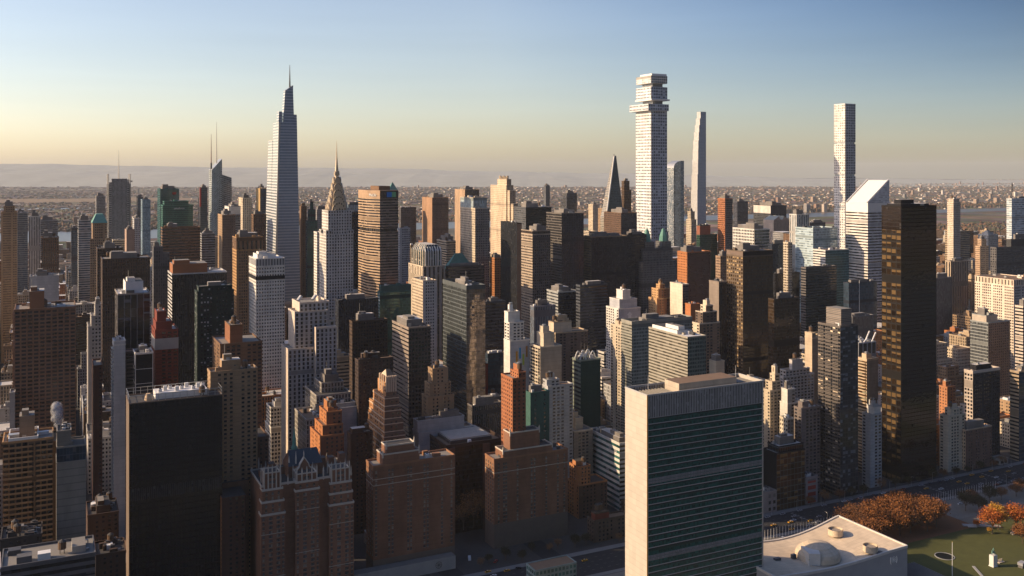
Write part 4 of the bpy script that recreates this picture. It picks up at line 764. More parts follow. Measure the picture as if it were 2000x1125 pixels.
# pediment tower
def pediment():
    v = 880; u0 = U(1511, v); R = thing('office_tower', 'pink granite tower with a notched gable pediment at right of centre', 'office tower', (u0, v, 0))
    un = U(1542, v)-u0; dep = min(max(at_u(1491, u0)[0]-v, 30), 60); zl = Z(430, 1511, v); zh = Z(419, 1526, v)
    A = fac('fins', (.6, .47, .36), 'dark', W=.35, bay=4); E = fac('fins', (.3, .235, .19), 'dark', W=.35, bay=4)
    MB().box(0, un, 0, dep, 0, Z(452, 1511, v), A, E, False).build('facade', R)
    MB().box(0, un, 0, dep, Z(452, 1511, v), zl, fac('blank', (.6, .47, .36)), fac('blank', (.3, .235, .19)), False).build('attic', R)
    c = un/2; r = un*.13; m = MB(); pe = plain('pediment', (.34, .265, .21)); rp = plain('pediment_roof', (.36, .36, .3))
    pts = [(0, zl), (un, zl), (c+r, zl+(zh-zl)*(1-r/c))]+[(c+r*math.cos(t), zh-r*.9+r*math.sin(t)) for t in [-i*PI/8 for i in range(9)]]+[(c-r, zl+(zh-zl)*(1-r/c))]
    m.face([(x, 0, z) for x, z in pts], pe); m.face([(x, dep, z) for x, z in reversed(pts)], pe)
    for (x0, z0), (x1, z1) in zip(pts, pts[1:]+pts[:1]): m.face([(x0, 0, z0), (x0, dep, z0), (x1, dep, z1), (x1, 0, z1)], rp)
    m.build('gable_crown', R); reg(u0, u0+un, v, v+dep, 1490, 1542, 419, 500, 1700, 'notched pediment tower')
pediment()

# thin feathered skyscraper
def feather():
    v = 1430; u0 = U(1366.5, v); R = thing('skyscraper', 'extremely thin tapering grey skyscraper stepping back on one side', 'skyscraper', (u0, v, 0))
    A = fac('fins', (.56, .54, .5), (.4, .4, .4), bay=2.4, metal=.1, mech=0, var=.2, dirt=.1); E = fac('glass', (.36, .42, .47), (.28, .34, .4), metal=.0, bay=3, blind=0, mech=0, var=.1, dirt=.1)
    un = U(1379, v)-u0
    steps = [(1355.5, 470, 370), (1356.5, 370, 340), (1358, 340, 312), (1359, 312, 292), (1360, 292, 274), (1361.5, 274, 258), (1363, 258, 244), (1365, 244, 231), (1367, 231, 218)]
    for i, (x, ya, yb) in enumerate(steps):
        a = U(x+6.5*(1-i/10), v)-u0; w_ = 16+ (8-i)*1.4; MB().box(a, un, 0, w_, 0 if i == 0 else Z(ya, 1366, v), Z(yb, 1366, v), A, E, ROOFS['pale']).build('shaft', R)
    reg(u0, u0+un, v, v+25, 1355, 1379, 218, 445, 2400, 'tapering thin skyscraper')
feather()

def pointed():
    v = 1285; u0 = U(1190, v); R = thing('skyscraper', 'dark pointed tapering glass tower with a bright sloping edge', 'skyscraper', (u0, v, 0))
    A = fac('glass', (.42, .36, .28), (.2, .18, .15), metal=.4, bay=3.5); E = fac('glass', (.06, .08, .09), (.05, .07, .08), metal=.4, bay=3.5)
    a, b = 0, U(1218, v)-u0; p = U(1199.5, v+10)-u0; q = U(1203, v+10)-u0; dep = 26; zt = Z(304, 1200, v)
    a = U(1184, v)-u0; zk = Z(425, 1190, v)
    MB().prism([(a, 0), (b, 0), (b, dep), (a, dep)], 0, zk, [E, E, E, A], False).build('base_storeys', R)
    MB().prism([(a, 0), (b, 0), (b, dep), (a, dep)], zk, zt, [E, E, E, A], None, False, [(p, 9), (q, 9), (q, 13), (p, 13)]).build('tapered_facade', R)
    k = MB(); k.tube([(p, 9, zt), (a, -.5, zk)], 1.7, plain('bright_edge', (.65, .62, .56), .4), 5); k.build('edge_brace', R)
    k = MB(); k.tube([(p, 11, zt-6), (p, 11, zt+3)], 1.2, DSTEEL, 6); k.build('mast', R); reg(u0, u0+b, v, v+dep, 1183, 1218, 303, 440, 2000, 'pointed glass tower')
pointed()

def curved():
    v = 1480; u0 = U(1316, v); R = thing('skyscraper', 'mottled blue glass tower with a curved top right of the tallest white one', 'skyscraper', (u0, v, 0))
    A = fac('curtain', (.3, .34, .36), (.2, .25, .3), blind=.3, blindc=(.5, .48, .44)); E = fac('curtain', (.12, .15, .18), (.1, .14, .19), blind=.3, blindc=(.22, .24, .26), bay=4)
    un = U(1336, v)-u0; zt = Z(314, 1325, v); zc = Z(328, 1316, v); pr = [(0, zc)]+[(un*.75*(1-math.cos(t)), zc+(zt-zc)*math.sin(t)) for t in [PI/2*i/6 for i in range(1, 7)]]+[(un, zt)]
    MB().box(0, un, 0, 34, 0, zc, A, E, False).build('facade', R); m = MB()
    m.face([(un, 0, zc)]+[(x, 0, z) for x, z in reversed(pr)], E, [(0, 0)]+[(x/3, z/4) for x, z in reversed(pr)])
    for (x0, z0), (x1, z1) in zip(pr[:-1], pr[1:]): m.face([(x0, 0, z0), (x1, 0, z1), (x1, 34, z1), (x0, 34, z0)], STEEL)
    m.wall((un, 0, zc), (un, 34, zc), (un, 34, zt), (un, 0, zt), E); m.build('curved_crown', R); reg(u0, u0+un, v, v+34, 1312, 1336, 314, 470, 2400, 'curved blue glass tower')
curved()

# stepped white tower with vertical stripes
def stepped():
    v = 290; u0 = U(562, v); R = thing('office_tower', 'stepped white tower with dark vertical window stripes at left of centre', 'office tower', (u0, v, 0))
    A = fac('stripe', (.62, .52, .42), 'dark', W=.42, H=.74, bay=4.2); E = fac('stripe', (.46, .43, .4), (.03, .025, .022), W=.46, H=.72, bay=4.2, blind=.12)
    S_ = fac('blank', (.62, .52, .42))
    def b(n, x0, x1, v0, d0, y): 
        m = MB(); z = Z(y, x0, v0); a, c = U(x0, v0)-u0, U(x1, v0)-u0; m.box(a, c, v0-v, v0-v+d0, 0, z, S_, E, ROOFS['gravel']); o = m.build(n, R)
        p = MB(); p.ring(a-.1, c+.1, v0-v-.1, v0-v+d0+.1, z, z+1.5, .7, S_); p.build('parapet', o); return a, c, z
    b('stepped_wing', 562.5, 640, 290, 28, 685); b('stepped_wing', 575.5, 640, 296, 26, 612); a, c, z = b('main_shaft', 585, 643, 303, 30, 594)
    b('stepped_wing', 643.3, 654, 303, 24, 628); b('stepped_wing', 617, 657.5, 284, 5.9, 643)
    for x in (a+2, a+16): k = MB(); k.cyl(x+1, 25, z, z+2.5, .4, STEEL, 6); k.tube([(x-1.5, 22, z+2), (x+2.2, 24, z+6)], 1.6, WHITEP, 8); k.build('satellite_dish', R)
    k = MB(); k.box(a+22, c-8, 20, 32, z, z+5, S_, None, ROOFS['gravel']); k.build('penthouse', R)
    reg(u0, u0+40, 284, 330, 552, 657, 594, 780, 900, 'stepped white striped tower')
stepped()

# orange brick ziggurat
def ziggurat():
    v = 150; u0 = U(757, v); R = thing('apartment_tower', 'orange brick ziggurat tower with pale balcony lines and a temple like crown', 'apartment tower', (u0, v, 0))
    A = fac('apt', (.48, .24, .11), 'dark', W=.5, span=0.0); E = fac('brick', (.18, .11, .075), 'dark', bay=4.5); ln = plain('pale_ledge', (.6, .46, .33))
    un = U(797, v)-u0; T_ = [(905, 750, 798), (880, 751, 796), (856, 752.5, 794), (831, 754, 791), (807, 755.5, 788), (785, 757, 785)]
    zp = 0
    for i, (y, xa, xb) in enumerate(T_):
        d_ = 88-i*10; ins = i*1.4; z1 = Z(y-6, 757, v); a_, b_ = U(xa, v)-u0, U(xb, v)-u0; m = MB(); m.box(a_, b_, ins, d_, zp, z1, A, E, ROOFS['brown']); o = m.build('stepped_tier', R)
        k = MB(); z = max(z1-70, zp+2) if i == 0 else zp+1
        while z < z1: k.ring(a_-.35, b_+.1, ins-.12, d_+.1, z, z+.8, .45, ln); z += 6.2
        k.build('ledge', o); zp = z1
    zt = Z(752, 757, v); a, b = 1.5, U(782, v)-u0; m = MB(); m.box(a, b, 9, 30, zp, zt, A, E, ROOFS['brown']); m.build('upper_storeys', R)
    k = MB(); zc = Z(730, 757, v); h = (zc-zt)
    for x in np.linspace(a, b-1.6, 5): k.box(x, x+1.4, 8.6, 10, zt-8, zt+h*.55, ln)
    for y in (14, 19, 24): k.box(a-.4, a+.8, y, y+1.4, zt-8, zt+h*.55, ln)
    k.box(a+1, b-1, 10, 26, zt, zt+h*.4, A, E); c = (a+b)/2
    k.face([(a+1, 10, zt+h*.4), (b-1, 10, zt+h*.4), (b-3, 18, zc), (a+3, 18, zc)], ROOFS['tar']); k.face([(b-1, 26, zt+h*.4), (a+1, 26, zt+h*.4), (a+3, 18, zc), (b-3, 18, zc)], ROOFS['tar'])
    k.face([(a+1, 26, zt+h*.4), (a+1, 10, zt+h*.4), (a+3, 18, zc)], ln); k.face([(b-1, 10, zt+h*.4), (b-1, 26, zt+h*.4), (b-3, 18, zc)], ln); k.build('temple_crown', R)
    reg(u0, u0+un, v, v+55, 718, 798, 730, 900, 780, 'brick ziggurat')
ziggurat()

# black bronze glass slab at right
def bronze():
    lab = 'huge black bronze glass slab with gold lit window grid on its left side'
    root, r, o, z1, d = bld('skyscraper', lab, 1722, 1760, 1829, 405, 940, 57, ('grid', (.012, .009, .007), (.02, .012, .006), {'W': .8, 'H': .72, 'bay': 5.6, 'floor': 6.6, 'blind': .7, 'blindc': (.12, .07, .023), 'dirt': .1}), e=('curtain', (.02, .014, .011), (.03, .018, .012), {'metal': .15, 'bay': 2, 'floor': 3.6, 'wave': .12, 'blind': .01}), ph=(.1, .1, .2, .1, 3), phm=fac('blank', 'black'), roof='tar', units=3, cat='skyscraper')  # gold blind tint stands in for sun on the bronze glass
    MB().box(r[0]-.05, r[1]+.05, r[2]-.05, r[3]+.05, z1-22, z1-.1, fac('glass', (.016, .01, .008), (.02, .012, .008)), None, False).build('dark_top_band', root)
bronze()
def condo():
    root, r, o, z1, d = bld('apartment_tower', 'dark balcony glass tower with white floor lines and a louvred box on top', 1598, 1641, 1676, 640, 975, 53, ('balc', (.13, .11, .095), 'dark', {'bay': 3, 'W': .9, 'H': .6, 'floor': 3.4, 'blind': .12, 'blindc': (.75, .6, .42)}), e=('curtain', (.06, .06, .062), (.045, .055, .06), {'bay': 3.2, 'floor': 4.2, 'metal': .3, 'blind': .3, 'blindc': (.16, .18, .2), 'W': .9, 'H': .85}), ph=None, roof='brown', units=4, cat='apartment tower')
    MB().box(r[0]+4, r[1]-5, r[2]+3, r[3]-6, z1+.3, z1+16, fac('louvre', (.27, .22, .18), (.1, .09, .08), bay=60, floor=1.5, W=1.1, H=.5), None, ROOFS['gravel']).build('louvred_penthouse', root)
condo()
# reflecting glass tower
def reflecting():
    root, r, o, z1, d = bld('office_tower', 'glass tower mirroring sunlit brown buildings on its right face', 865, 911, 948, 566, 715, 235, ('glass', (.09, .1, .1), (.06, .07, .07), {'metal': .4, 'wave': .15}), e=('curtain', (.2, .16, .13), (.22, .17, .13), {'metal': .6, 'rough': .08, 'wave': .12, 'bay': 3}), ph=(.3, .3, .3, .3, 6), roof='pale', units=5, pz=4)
reflecting()
# white deco apartment block with an arched glass crown
def archcrown():
    v = 600; lab = 'cream octagonal tower with an arched dark glass crown'
    root, r, o, z1, d = bld('office_tower', lab, 798, 826, 869, 522, 640, v, ('fins', (.6, .49, .36), 'dark', {'bay': 6, 'W': .4}), e=('fins', (.36, .31, .26), 'dark', {'bay': 6, 'W': .4}), ph=None, units=0)
    a, b = r[0]+3, r[1]-3; c0, c1 = r[2]+3, r[3]-3; z2 = zz(492, d); z3 = zz(479, d); g = fac('fins', (.5, .42, .33), (.03, .05, .05), bay=7, W=.72)
    m = MB(); m.prism([(a, c0), (b, c0), (b, c1), (a, c1)], z1+.1, z2, g, False); q = 5
    m.prism([(a, c0), (b, c0), (b, c1), (a, c1)], z2, z3, g, ROOFS['pale'], False, [(a+q, c0+q), (b-q, c0+q), (b-q, c1-q), (a+q, c1-q)]); m.build('glass_crown', root)
    k = MB()
    for x in np.linspace(a+2, b-2, 7): k.tube([(x, c0-.3, z1), (x, c0-.3, z2), (x, c0+q*.6, z3-3)], .7, WHITEP, 5)
    k.build('crown_rib', root)
    bld('office_tower', 'slim cream front wing with a bright white bay before the octagonal tower', 805, 826, 853, 550, 660, 480, ('punch', (.55, .44, .32), 'dark'), e=('punch', (.5, .47, .43), 'dark'), ph=None)
archcrown()
def hipped(name, lab, xl, xm, xr, ye, ya, yb, v, sty, e, shoulders=None, flat=.25, base=None):
    root, r, o, z1, d = bld(name, lab, xl, xm, xr, ye, yb, v, sty, e=e, ph=None, units=0, roof='tar', pz=.8)
    a, b, c, d_ = r; q = (b-a)*flat; w_ = (d_-c); qq = w_*flat; mx, my = (a+b)/2, (c+d_)/2
    MB().prism([(a-1, c-1), (b+1, c-1), (b+1, d_+1), (a-1, d_+1)], z1+.9, zz(ya, d), COPPER, None, True, [(mx-q/2, my-qq/2), (mx+q/2, my-qq/2), (mx+q/2, my+qq/2), (mx-q/2, my+qq/2)]).build('copper_roof', root)
    return root, r, o, z1, d
hipped('office_tower', 'brown tower under a large green copper hipped roof at centre', 868, 872, 924, 527, 496, 560, 745, ('punch', (.2, .15, .12), 'dark'), None)
hipped('office_tower', 'tan deco tower with green copper pyramid roof at left', 177, 181, 209, 437, 419, 560, 930, ('punch', 'tan', 'dark'), None, flat=.5)
bld('office_tower', 'tan shoulder block hugging the green pyramid roofed tower', 171, 176, 216, 468, 560, 928, ('punch', (.36, .25, .15), 'dark'), dep=1.6, ph=None, units=0)
hipped('office_tower', 'distant tower with a grey pointed roof behind the eight sided tower', 757, 760, 776, 372, 356, 380, 2000, ('grid', 'tan', 'dark'), None, flat=.05)
def greensign():
    root, r, o, z1, d = bld('office_tower', 'green glass office block with a white rooftop sign beside the teal slab', 314, 318, 377, 402, 455, 1370, ('glass', (.05, .16, .12), 'teal'), e=('glass', (.045, .15, .115), (.02, .09, .07)), tiers=[(.05, .15, 0, .2, 394)], ph=None)
    text('sign_lettering', 'salesforce', root, ((r[0]+r[1])/2+2, r[2]-.3, z1-7), EAST, 5, plain('sign_white', (.8, .78, .72), .5), .3)
greensign()
bld('office_tower', 'dark block with a white zigzag lattice skin beside the eight sided tower', 779, 781, 801, 447, 520, 900, ('punch', (.45, .45, .45), 'dark', {'W': .6, 'bay': 3.4}), ph=None)
bld('office_tower', 'hazy slate slab right of the eight sided tower', 779, 783, 813, 406, 480, 1350, ('stripe', (.11, .1, .1), 'dark'), ph=None)

# glazed twin slabs by the river
GG = ('band', (.3, .31, .27), (.03, .055, .05), {'H': .5, 'floor': 3.3, 'dirt': .1})
bld('office_tower', 'rear green glass slab of the riverside pair with a cluttered roof', 1231, 1234, 1352, 634, 770, 165, ('band', (.3, .285, .235), (.1, .1, .08), {'H': .5, 'floor': 2.7, 'mech': 0}), e=('grid', (.26, .28, .26), (.09, .11, .1), {'bay': 1.8, 'floor': 3.3, 'W': .7}), dep=18, units=9, roof='gravel', pz=3)
bld('office_tower', 'front green glass slab of the riverside pair with a bare white roof edge', 1267, 1343, 1379, 660, 770, 62, ('band', (.35, .315, .25), (.11, .1, .075), {'H': .5, 'floor': 2.7, 'dirt': .1, 'mech': 0, 'blind': .05}), e=('grid', (.13, .16, .145), (.02, .04, .038), {'bay': 1.8, 'floor': 3.3, 'W': .7}), ph=(.1, .15, .3, .05, 3.5), phm=WHITEP, units=4, roof='white', pz=.9)
# atrium office block with a trussed roof
def atrium():
    root, r, o, z1, d = bld('office_building', 'dark square atrium building with a pale ribbed skylight roof', 830, 872, 984, 876, 960, 128, ('glass', (.06, .035, .025), 'bronze'), e=('glass', (.035, .022, .018), 'bronze'), ph=None, units=3, roof='brown', pz=2.5)
    k = MB()
    for i in range(11): k.box(r[0]+8, r[1]-8, r[2]+10+i*3, r[2]+11.6+i*3, z1+2.5, z1+4, plain('skylight_rib', (.5, .46, .4)))
    k.box(r[0]+7, r[1]-7, r[2]+9, r[2]+44, z1+.2, z1+2.4, fac('blank', (.1, .07, .055)), None, ROOFS['tar']); k.build('skylight', root)
    for x in (r[0]+1, r[0]+(r[1]-r[0])*.62): MB().box(x, x+6, r[2]-1.5, r[2]-.1, 0, z1, fac('blank', (.16, .09, .06))).build('pier', root)
atrium()
# ------------------------------------------------------------------ riverside slab in front
def secretariat():
    v = -88; u0, un, _, vw, zt, d = place(1221, 1264, 1491, 772, v); w_ = min(max(vw-v, 18), 26); L = un-u0
    R = thing('office_tower', 'big green glass slab with a blank cream end wall in the right foreground', 'office tower', (u0, v, 0))
    G = fac('grid', (.025, .085, .066), (.015, .095, .074), bay=1.35, floor=3.75/2, W=.86, H=.84, blind=.07, blindc=(.03, .1, .08), rough=.18, wave=.02, dirt=.15)
    st = plain('cream_marble', (.56, .49, .39), .55, 0, .06, .03)
    zg = zt-14.5; nf = 36; fh = zg/nf
    MB().box(.9, L-.9, .35, w_-.35, 0, zg, st, G, False).build('glass_facade', R)
    stp = fac('blank', (.50, .44, .36), 'dark', dirt=.07, span=.10, floor=3.875)
    for x in (0, L-.95): MB().box(x, x+.95, 0, w_, 0, zt, stp, stp, st).build('stone_end_wall', R)
    lt = plain('spandrel_light', (.5, .49, .46), .5, 0, .1); dkk = plain('spandrel_dark', (.01, .012, .013), .5); lv = fac('fins', (.36, .35, .33), (.08, .08, .08), bay=.8, W=.45, mech=0)
    m = MB(); k = MB(); lb = MB()
    for f in range(1, nf+1):
        z = f*fh
        if f in (13, 14, 26): continue
        m.box(.96, L-.96, .12, .34, z-.28, z+.12, lt, bottom=True); k.box(.96, L-.96, .2, .34, z-1.05, z-.3, dkk, bottom=True)
    m.build('sill_line', R); k.build('spandrel_band', R)
    for f in (12.9, 25.3):
        q = MB(); z = f*fh; q.box(.97, L-.97, .05, .33, z, z+1.4, lv, None, lt, True); q.box(.97, L-.97, .05, .33, z+1.75, z+3.3, lv, None, lt, True); q.build('louvre_band', R)
    q = MB(); sc = fac('fins', (.42, .4, .37), (.10, .095, .085), bay=1.3, W=.5)
    q.box(.96, L-.96, .1, .7, zg, zt-.8, sc, None, STEEL); q.box(.96, L-.96, w_-.7, w_-.1, zg, zt-.8, sc, None, STEEL); q.build('roof_screen', R)
    q = MB(); q.ring(-.15, L+.15, -.15, w_+.15, zt-.79, zt+.3, .5, plain('coping_grey', (.42, .41, .38))); q.build('coping', R)
    r = MB(); r.box(1, L-1, .75, w_-.75, zg, zg+3, ROOFS['tar'], None, ROOFS['brown']); r.build('roof', R)
    p = MB(); p.box(L*.30, L*.80, 5, w_-4.5, zg+3.05, zt+3.4, fac('blank', (.5, .42, .32)), None, ROOFS['brown']); p.box(L*.80+.1, L*.9, 7, w_-6, zg+3.05, zt-1, DSTEEL); p.build('penthouse', R)
    k = MB()
    for i in range(9): x = L*.06+i*L*.026; k.box(x, x+.4, 4, w_-4, zg+3.05, zt-2, ROOFS['gravel'])
    for i in range(6): x = L*.91+i*1.1; k.box(x, x+.4, 4, w_-4, zg+3.05, zt-1.5, ROOFS['gravel'])
    k.build('roof_frame', R)
    e = MB(); e.box(-.25, .35, -.3, -.02, 0, zt, plain('bronze_strip', (.5, .27, .06), .4, .3)); e.build('corner_strip', R)
    for x in (L*.1, L*.86): k = MB(); k.cyl(x, w_*.5, zt, zt+9, .15, WHITEP, 6, .08); k.build('antenna', R)
    reg(u0, un, v, v+w_, 1221, 1491, 745, 1125, d, 'big green glass slab'); return u0, un, w_
SEC = secretariat()

def assembly():
    u0, u1, v0, v1 = 158, 277, -107, -42; cu, cv = (u0+u1)/2, (v0+v1)/2
    R = thing('assembly_hall', 'low pale hall with a swept roof, a shallow dome and two round vents', 'hall', (cu, cv, 0))
    rf = fac('blank', (.6, .48, .34), 'dark', span=.10, dirt=.28); cw = plain('hall_concrete', (.36, .345, .33), .8, 0, .22, .12); cp = plain('hall_coping', (.62, .57, .5), .6)
    a, b, c, d = u0-cu, u1-cu, v0-cv, v1-cv; N = 24
    zf = lambda t: 30.5-5.5*math.sin(PI*t)**1.2
    m = MB(); wl = MB(); k = MB()
    hw = lambda t: 1.0-.16*math.sin(PI*t)
    for i in range(N):
        t0, t1 = i/N, (i+1)/N; x0, x1 = a+(b-a)*t0, a+(b-a)*t1; z0, z1 = zf(t0), zf(t1); h0, h1 = hw(t0), hw(t1)
        m.face([(x0, c*h0, z0), (x1, c*h1, z1), (x1, d*h1, z1), (x0, d*h0, z0)], rf)
        for y, s in ((c, 1), (d, -1)):
            q = [(x0, y*h0, 0), (x1, y*h1, 0), (x1, y*h1, z1), (x0, y*h0, z0)]; wl.face(q if s > 0 else q[::-1], cw)
            o = .35 if y < 0 else -.35; i2 = -1.3*o/.35
            A0, A1 = y*h0-o, y*h1-o; B0, B1 = A0-i2, A1-i2
            k.face([(x0, A0, z0+.8), (x1, A1, z1+.8), (x1, B1, z1+.8), (x0, B0, z0+.8)] if y < 0 else [(x1, A1, z1+.8), (x0, A0, z0+.8), (x0, B0, z0+.8), (x1, B1, z1+.8)], cp)
            k.face([(x0, A0, z0-1), (x1, A1, z1-1), (x1, A1, z1+.8), (x0, A0, z0+.8)], cp); k.face([(x0, B0, z0), (x1, B1, z1), (x1, B1, z1+.8), (x0, B0, z0+.8)], cp)
    for x in (a, b): wl.face([(x, c, 0), (x, d, 0), (x, d, zf(0)), (x, c, zf(0))] if x > 0 else [(x, d, 0), (x, c, 0), (x, c, zf(0)), (x, d, zf(0))], cw); k.box(x-.4 if x < 0 else x-.6, x+.6 if x < 0 else x+.4, c, d, zf(0)-1, zf(0)+.8, cp)
    wl.build('wall', R); ro = m.build('roof', R); k.build('coping', ro)
    # dome
    du, dv = at_z(1597, 1083, 27.0); du -= cu; dv -= cv; zb = 25.6; prof = [(15.5, 0), (15.0, 3.2), (14.0, 5.0), (12.2, 6.3), (12.0, 6.6), (9.8, 8.0), (9.6, 8.3), (6.5, 9.6), (3.4, 10.3), (1.2, 10.6), (.1, 10.65)]
    q = MB()
    for (r0, z0), (r1, z1) in zip(prof[:-1], prof[1:]): q.cyl(du, dv, zb+z0, zb+z1, r0, rf, 40, r1, top=False)
    dm = q.build('dome', R); w2 = MB(); w2.prism([(du-16.5, dv-9), (du-10, dv-13), (du-4, dv-4), (du-12, dv+4)], zb+.1, zb+8.2, cp); w2.build('dome_wedge', dm)
    for x, y, r in ((1632, 1036, 5.3), (1700, 1068, 5.0)):
        a_, b_ = at_z(x, y+5, 29.5); q = MB(); z = 28.2; q.cyl(a_-cu, b_-cv, z, z+4.2, r, rf, 24, top=False); q.cyl(a_-cu, b_-cv, z+3.0, z+3.1, r-.5, plain('vent_floor', (.3, .25, .2)), 24); q.cyl(a_-cu, b_-cv, z+3.0, z+4.2, r-.5, rf, 24, top=False); q.build('roof_vent', R)
    for x, y, l in ((1518, 1092, 6), (1550, 1085, 4), (1682, 1048, 8), (1716, 1080, 7)):
        a_, b_ = at_z(x, y, 28); q = MB(); q.box(a_-cu-l*.4, a_-cu+l*.4, b_-cv-1.2, b_-cv+1.2, 24, 28.9, plain('skylight_dark', (.07, .08, .09), .3)); q.build('skylight', R)
    # round wreath emblem on the wall
    e = MB(); gp = plain('emblem', (.85, .8, .7), .5, 0); eu = b-12.5; ez = 23.0
    for r_, n in ((2.2, 20), (1.3, 16), (.6, 12)):
        P = [(eu+r_*math.cos(2*PI*i/n), c*hw(.9)-.9, ez+r_*math.sin(2*PI*i/n)) for i in range(n+1)]; e.tube(P, .13, gp, 4)
    for i in range(4): t = PI*i/4; e.tube([(eu-2.2*math.cos(t), c*hw(.9)-.9, ez-2.2*math.sin(t)), (eu+2.2*math.cos(t), c*hw(.9)-.9, ez+2.2*math.sin(t))], .1, gp, 4)
    for s in (-1, 1): e.tube([(eu+s*(2.6+.6*math.sin(t*.5)), c*hw(.9)-.9, ez-2.6+t*.8) for t in range(7)], .3, gp, 4)
    e.build('wreath_emblem', R)
    reg(u0, u1, v0, v1, 1490, 1773, 1012, 1125, 700, 'low pale hall')
assembly()

# ------------------------------------------------------------------ near left group
def monolith():
    root, r, o, z1, d = bld('office_tower', 'black glass monolith tower with a pale mechanical strip, left foreground', 247, 252, 434, 790, 1125, 88, ('blank', (.16, .12, .09)), e=('curtain', (.02, .02, .022), (.006, .007, .009), {'metal': 0, 'rough': .2, 'bay': 2, 'wave': .06, 'blind': .006, 'W': .86, 'H': .86}), ph=None, units=0, roof='tar', pz=.7, dep=26)
    a, b, c, d_ = r; m = MB(); z = zz(968, d); m.box(a+.5, b-1, c-.25, c-.02, z-4, z+4, fac('fins', (.05, .05, .053), 'dark', bay=1.2), None, None, True); m.build('louvre_band', root)
    k = MB()
    for x in np.linspace(a, b-.3, 14):
        for y in (c, d_-.3): k.box(x, x+.3, y, y+.3, z1+.7, z1+5, STEEL)
    k.ring(a, b, c, d_, z1+5, z1+5.35, .3, STEEL); k.ring(a, b, c, d_, z1+2.8, z1+3.0, .25, STEEL); k.build('roof_rail', root)
    k = MB(); k.box(a+17, b-9, c+6, d_-5, z1, z1+4.2, WHITEP, None, ROOFS['white']); k.build('penthouse', root)
    for i in range(9): m = MB(); x = a+19+i*3.6; m.box(x, x+2.4, c+8+(i % 3)*4, c+10+(i % 3)*4, z1+4.2, z1+6.2+(i % 2), WHITEP); m.cyl(x+1.2, c+9+(i % 3)*4, z1+6.2, z1+7, .7, DSTEEL, 8); m.build('rooftop_unit', root)
    k = MB(); k.cyl(a+12.5, c+7, z1, z1+4.5, 2.8, plain('tan_curve', (.5, .36, .22)), 12, 1.4); k.build('cooling_tower', root)
    for i, y in enumerate((1005, 1042, 1085)): pass
monolith()
def balconies():
    lab = 'orange brown balcony tower at the lower left corner of the view'
    root, r, o, z1, d = bld('apartment_tower', lab, 4, 5, 104, 868, 1090, 58, ('blank', (.42, .24, .11)), e=('grid', (.2, .12, .065), 'dark', {'bay': 3.3, 'floor': 3.05, 'W': .72, 'H': .7}), dep=24, ph=(.32, .38, .3, .2, 14), phm=fac('blank', (.3, .2, .13)), roof='gravel', units=3)
    a, b, c, d_ = r; bm_ = plain('balcony_slab', (.34, .2, .1)); mid = a+(b-a)*.62
    z = z1-3.2
    while z > 20:
        for x0, x1 in ((a+.2, mid-1.2), (mid+1.2, b-.2)):
            m = MB(); m.box(x0, x1, c-1.5, c-.02, z, z+.25, bm_, bottom=True); m.box(x0, x1, c-1.5, c-1.35, z+.25, z+1.15, bm_); m.build('balcony', root)
        z -= 3.05
    p = MB(); p.ring(a+3, a+(b-a)*.7, c-.4, d_, z1+1.3, z1+3, .5, WHITEP); p.build('roof_rail', root)
    k = MB(); k.box(b-.1, b+2.6, c+2, d_-2, 0, z1-2, fac('blank', (.3, .16, .07))); k.build('side_pier', root)
balconies()
def concslab():
    root, r, o, z1, d = bld('office_tower', 'plain concrete slab with a blue glass top strip at the lower left', 108, 110, 168, 906, 1100, 22, ('blank', (.22, .2, .17), 'dark', {'floor': 4.2, 'span': .3}), dep=20, ph=None, roof='tar', tiers=[(.01, .01, .02, .02, 877, ('curtain', (.07, .08, .1), 'blue', {'blind': .25})), (.02, .5, .1, .1, 847, ('blank', (.2, .18, .15)))], units=2, pz=.6)
concslab()
bld('office_building', 'low dark building with a pale blue grey roof in the lower left corner', 0, 2, 186, 1113, 1125, -42, ('band', 'dgrey', 'dark'), dep=26, ph=(.75, .1, .2, .3, 4), phm=fac('blank', 'conc'), roof='gravel', units=4)
bld('apartment_block', 'dark roofed block with blue grey units at the far lower left', 0, 1, 82, 1058, 1120, 5, ('brick', (.06, .05, .045), 'dark'), dep=20, roof='tar', units=8, ph=None)

bld('apartment_block', 'low dark brick row in shade at the left foot of the black monolith tower', 186, 187, 246, 1088, 1120, 66, ('brick', (.07, .042, .03), 'dark'), dep=24, ph=None, roof='tar', units=7)  # row added to cover sunlit ground and keep the street dark
bld('apartment_block', 'dark brick row deeper in the street left of the black monolith tower', 170, 171, 232, 1010, 1080, 126, ('brick', (.085, .05, .035), 'dark'), dep=30, roof='tar', units=7)  # second added row, hiding more of the sunlit street floor
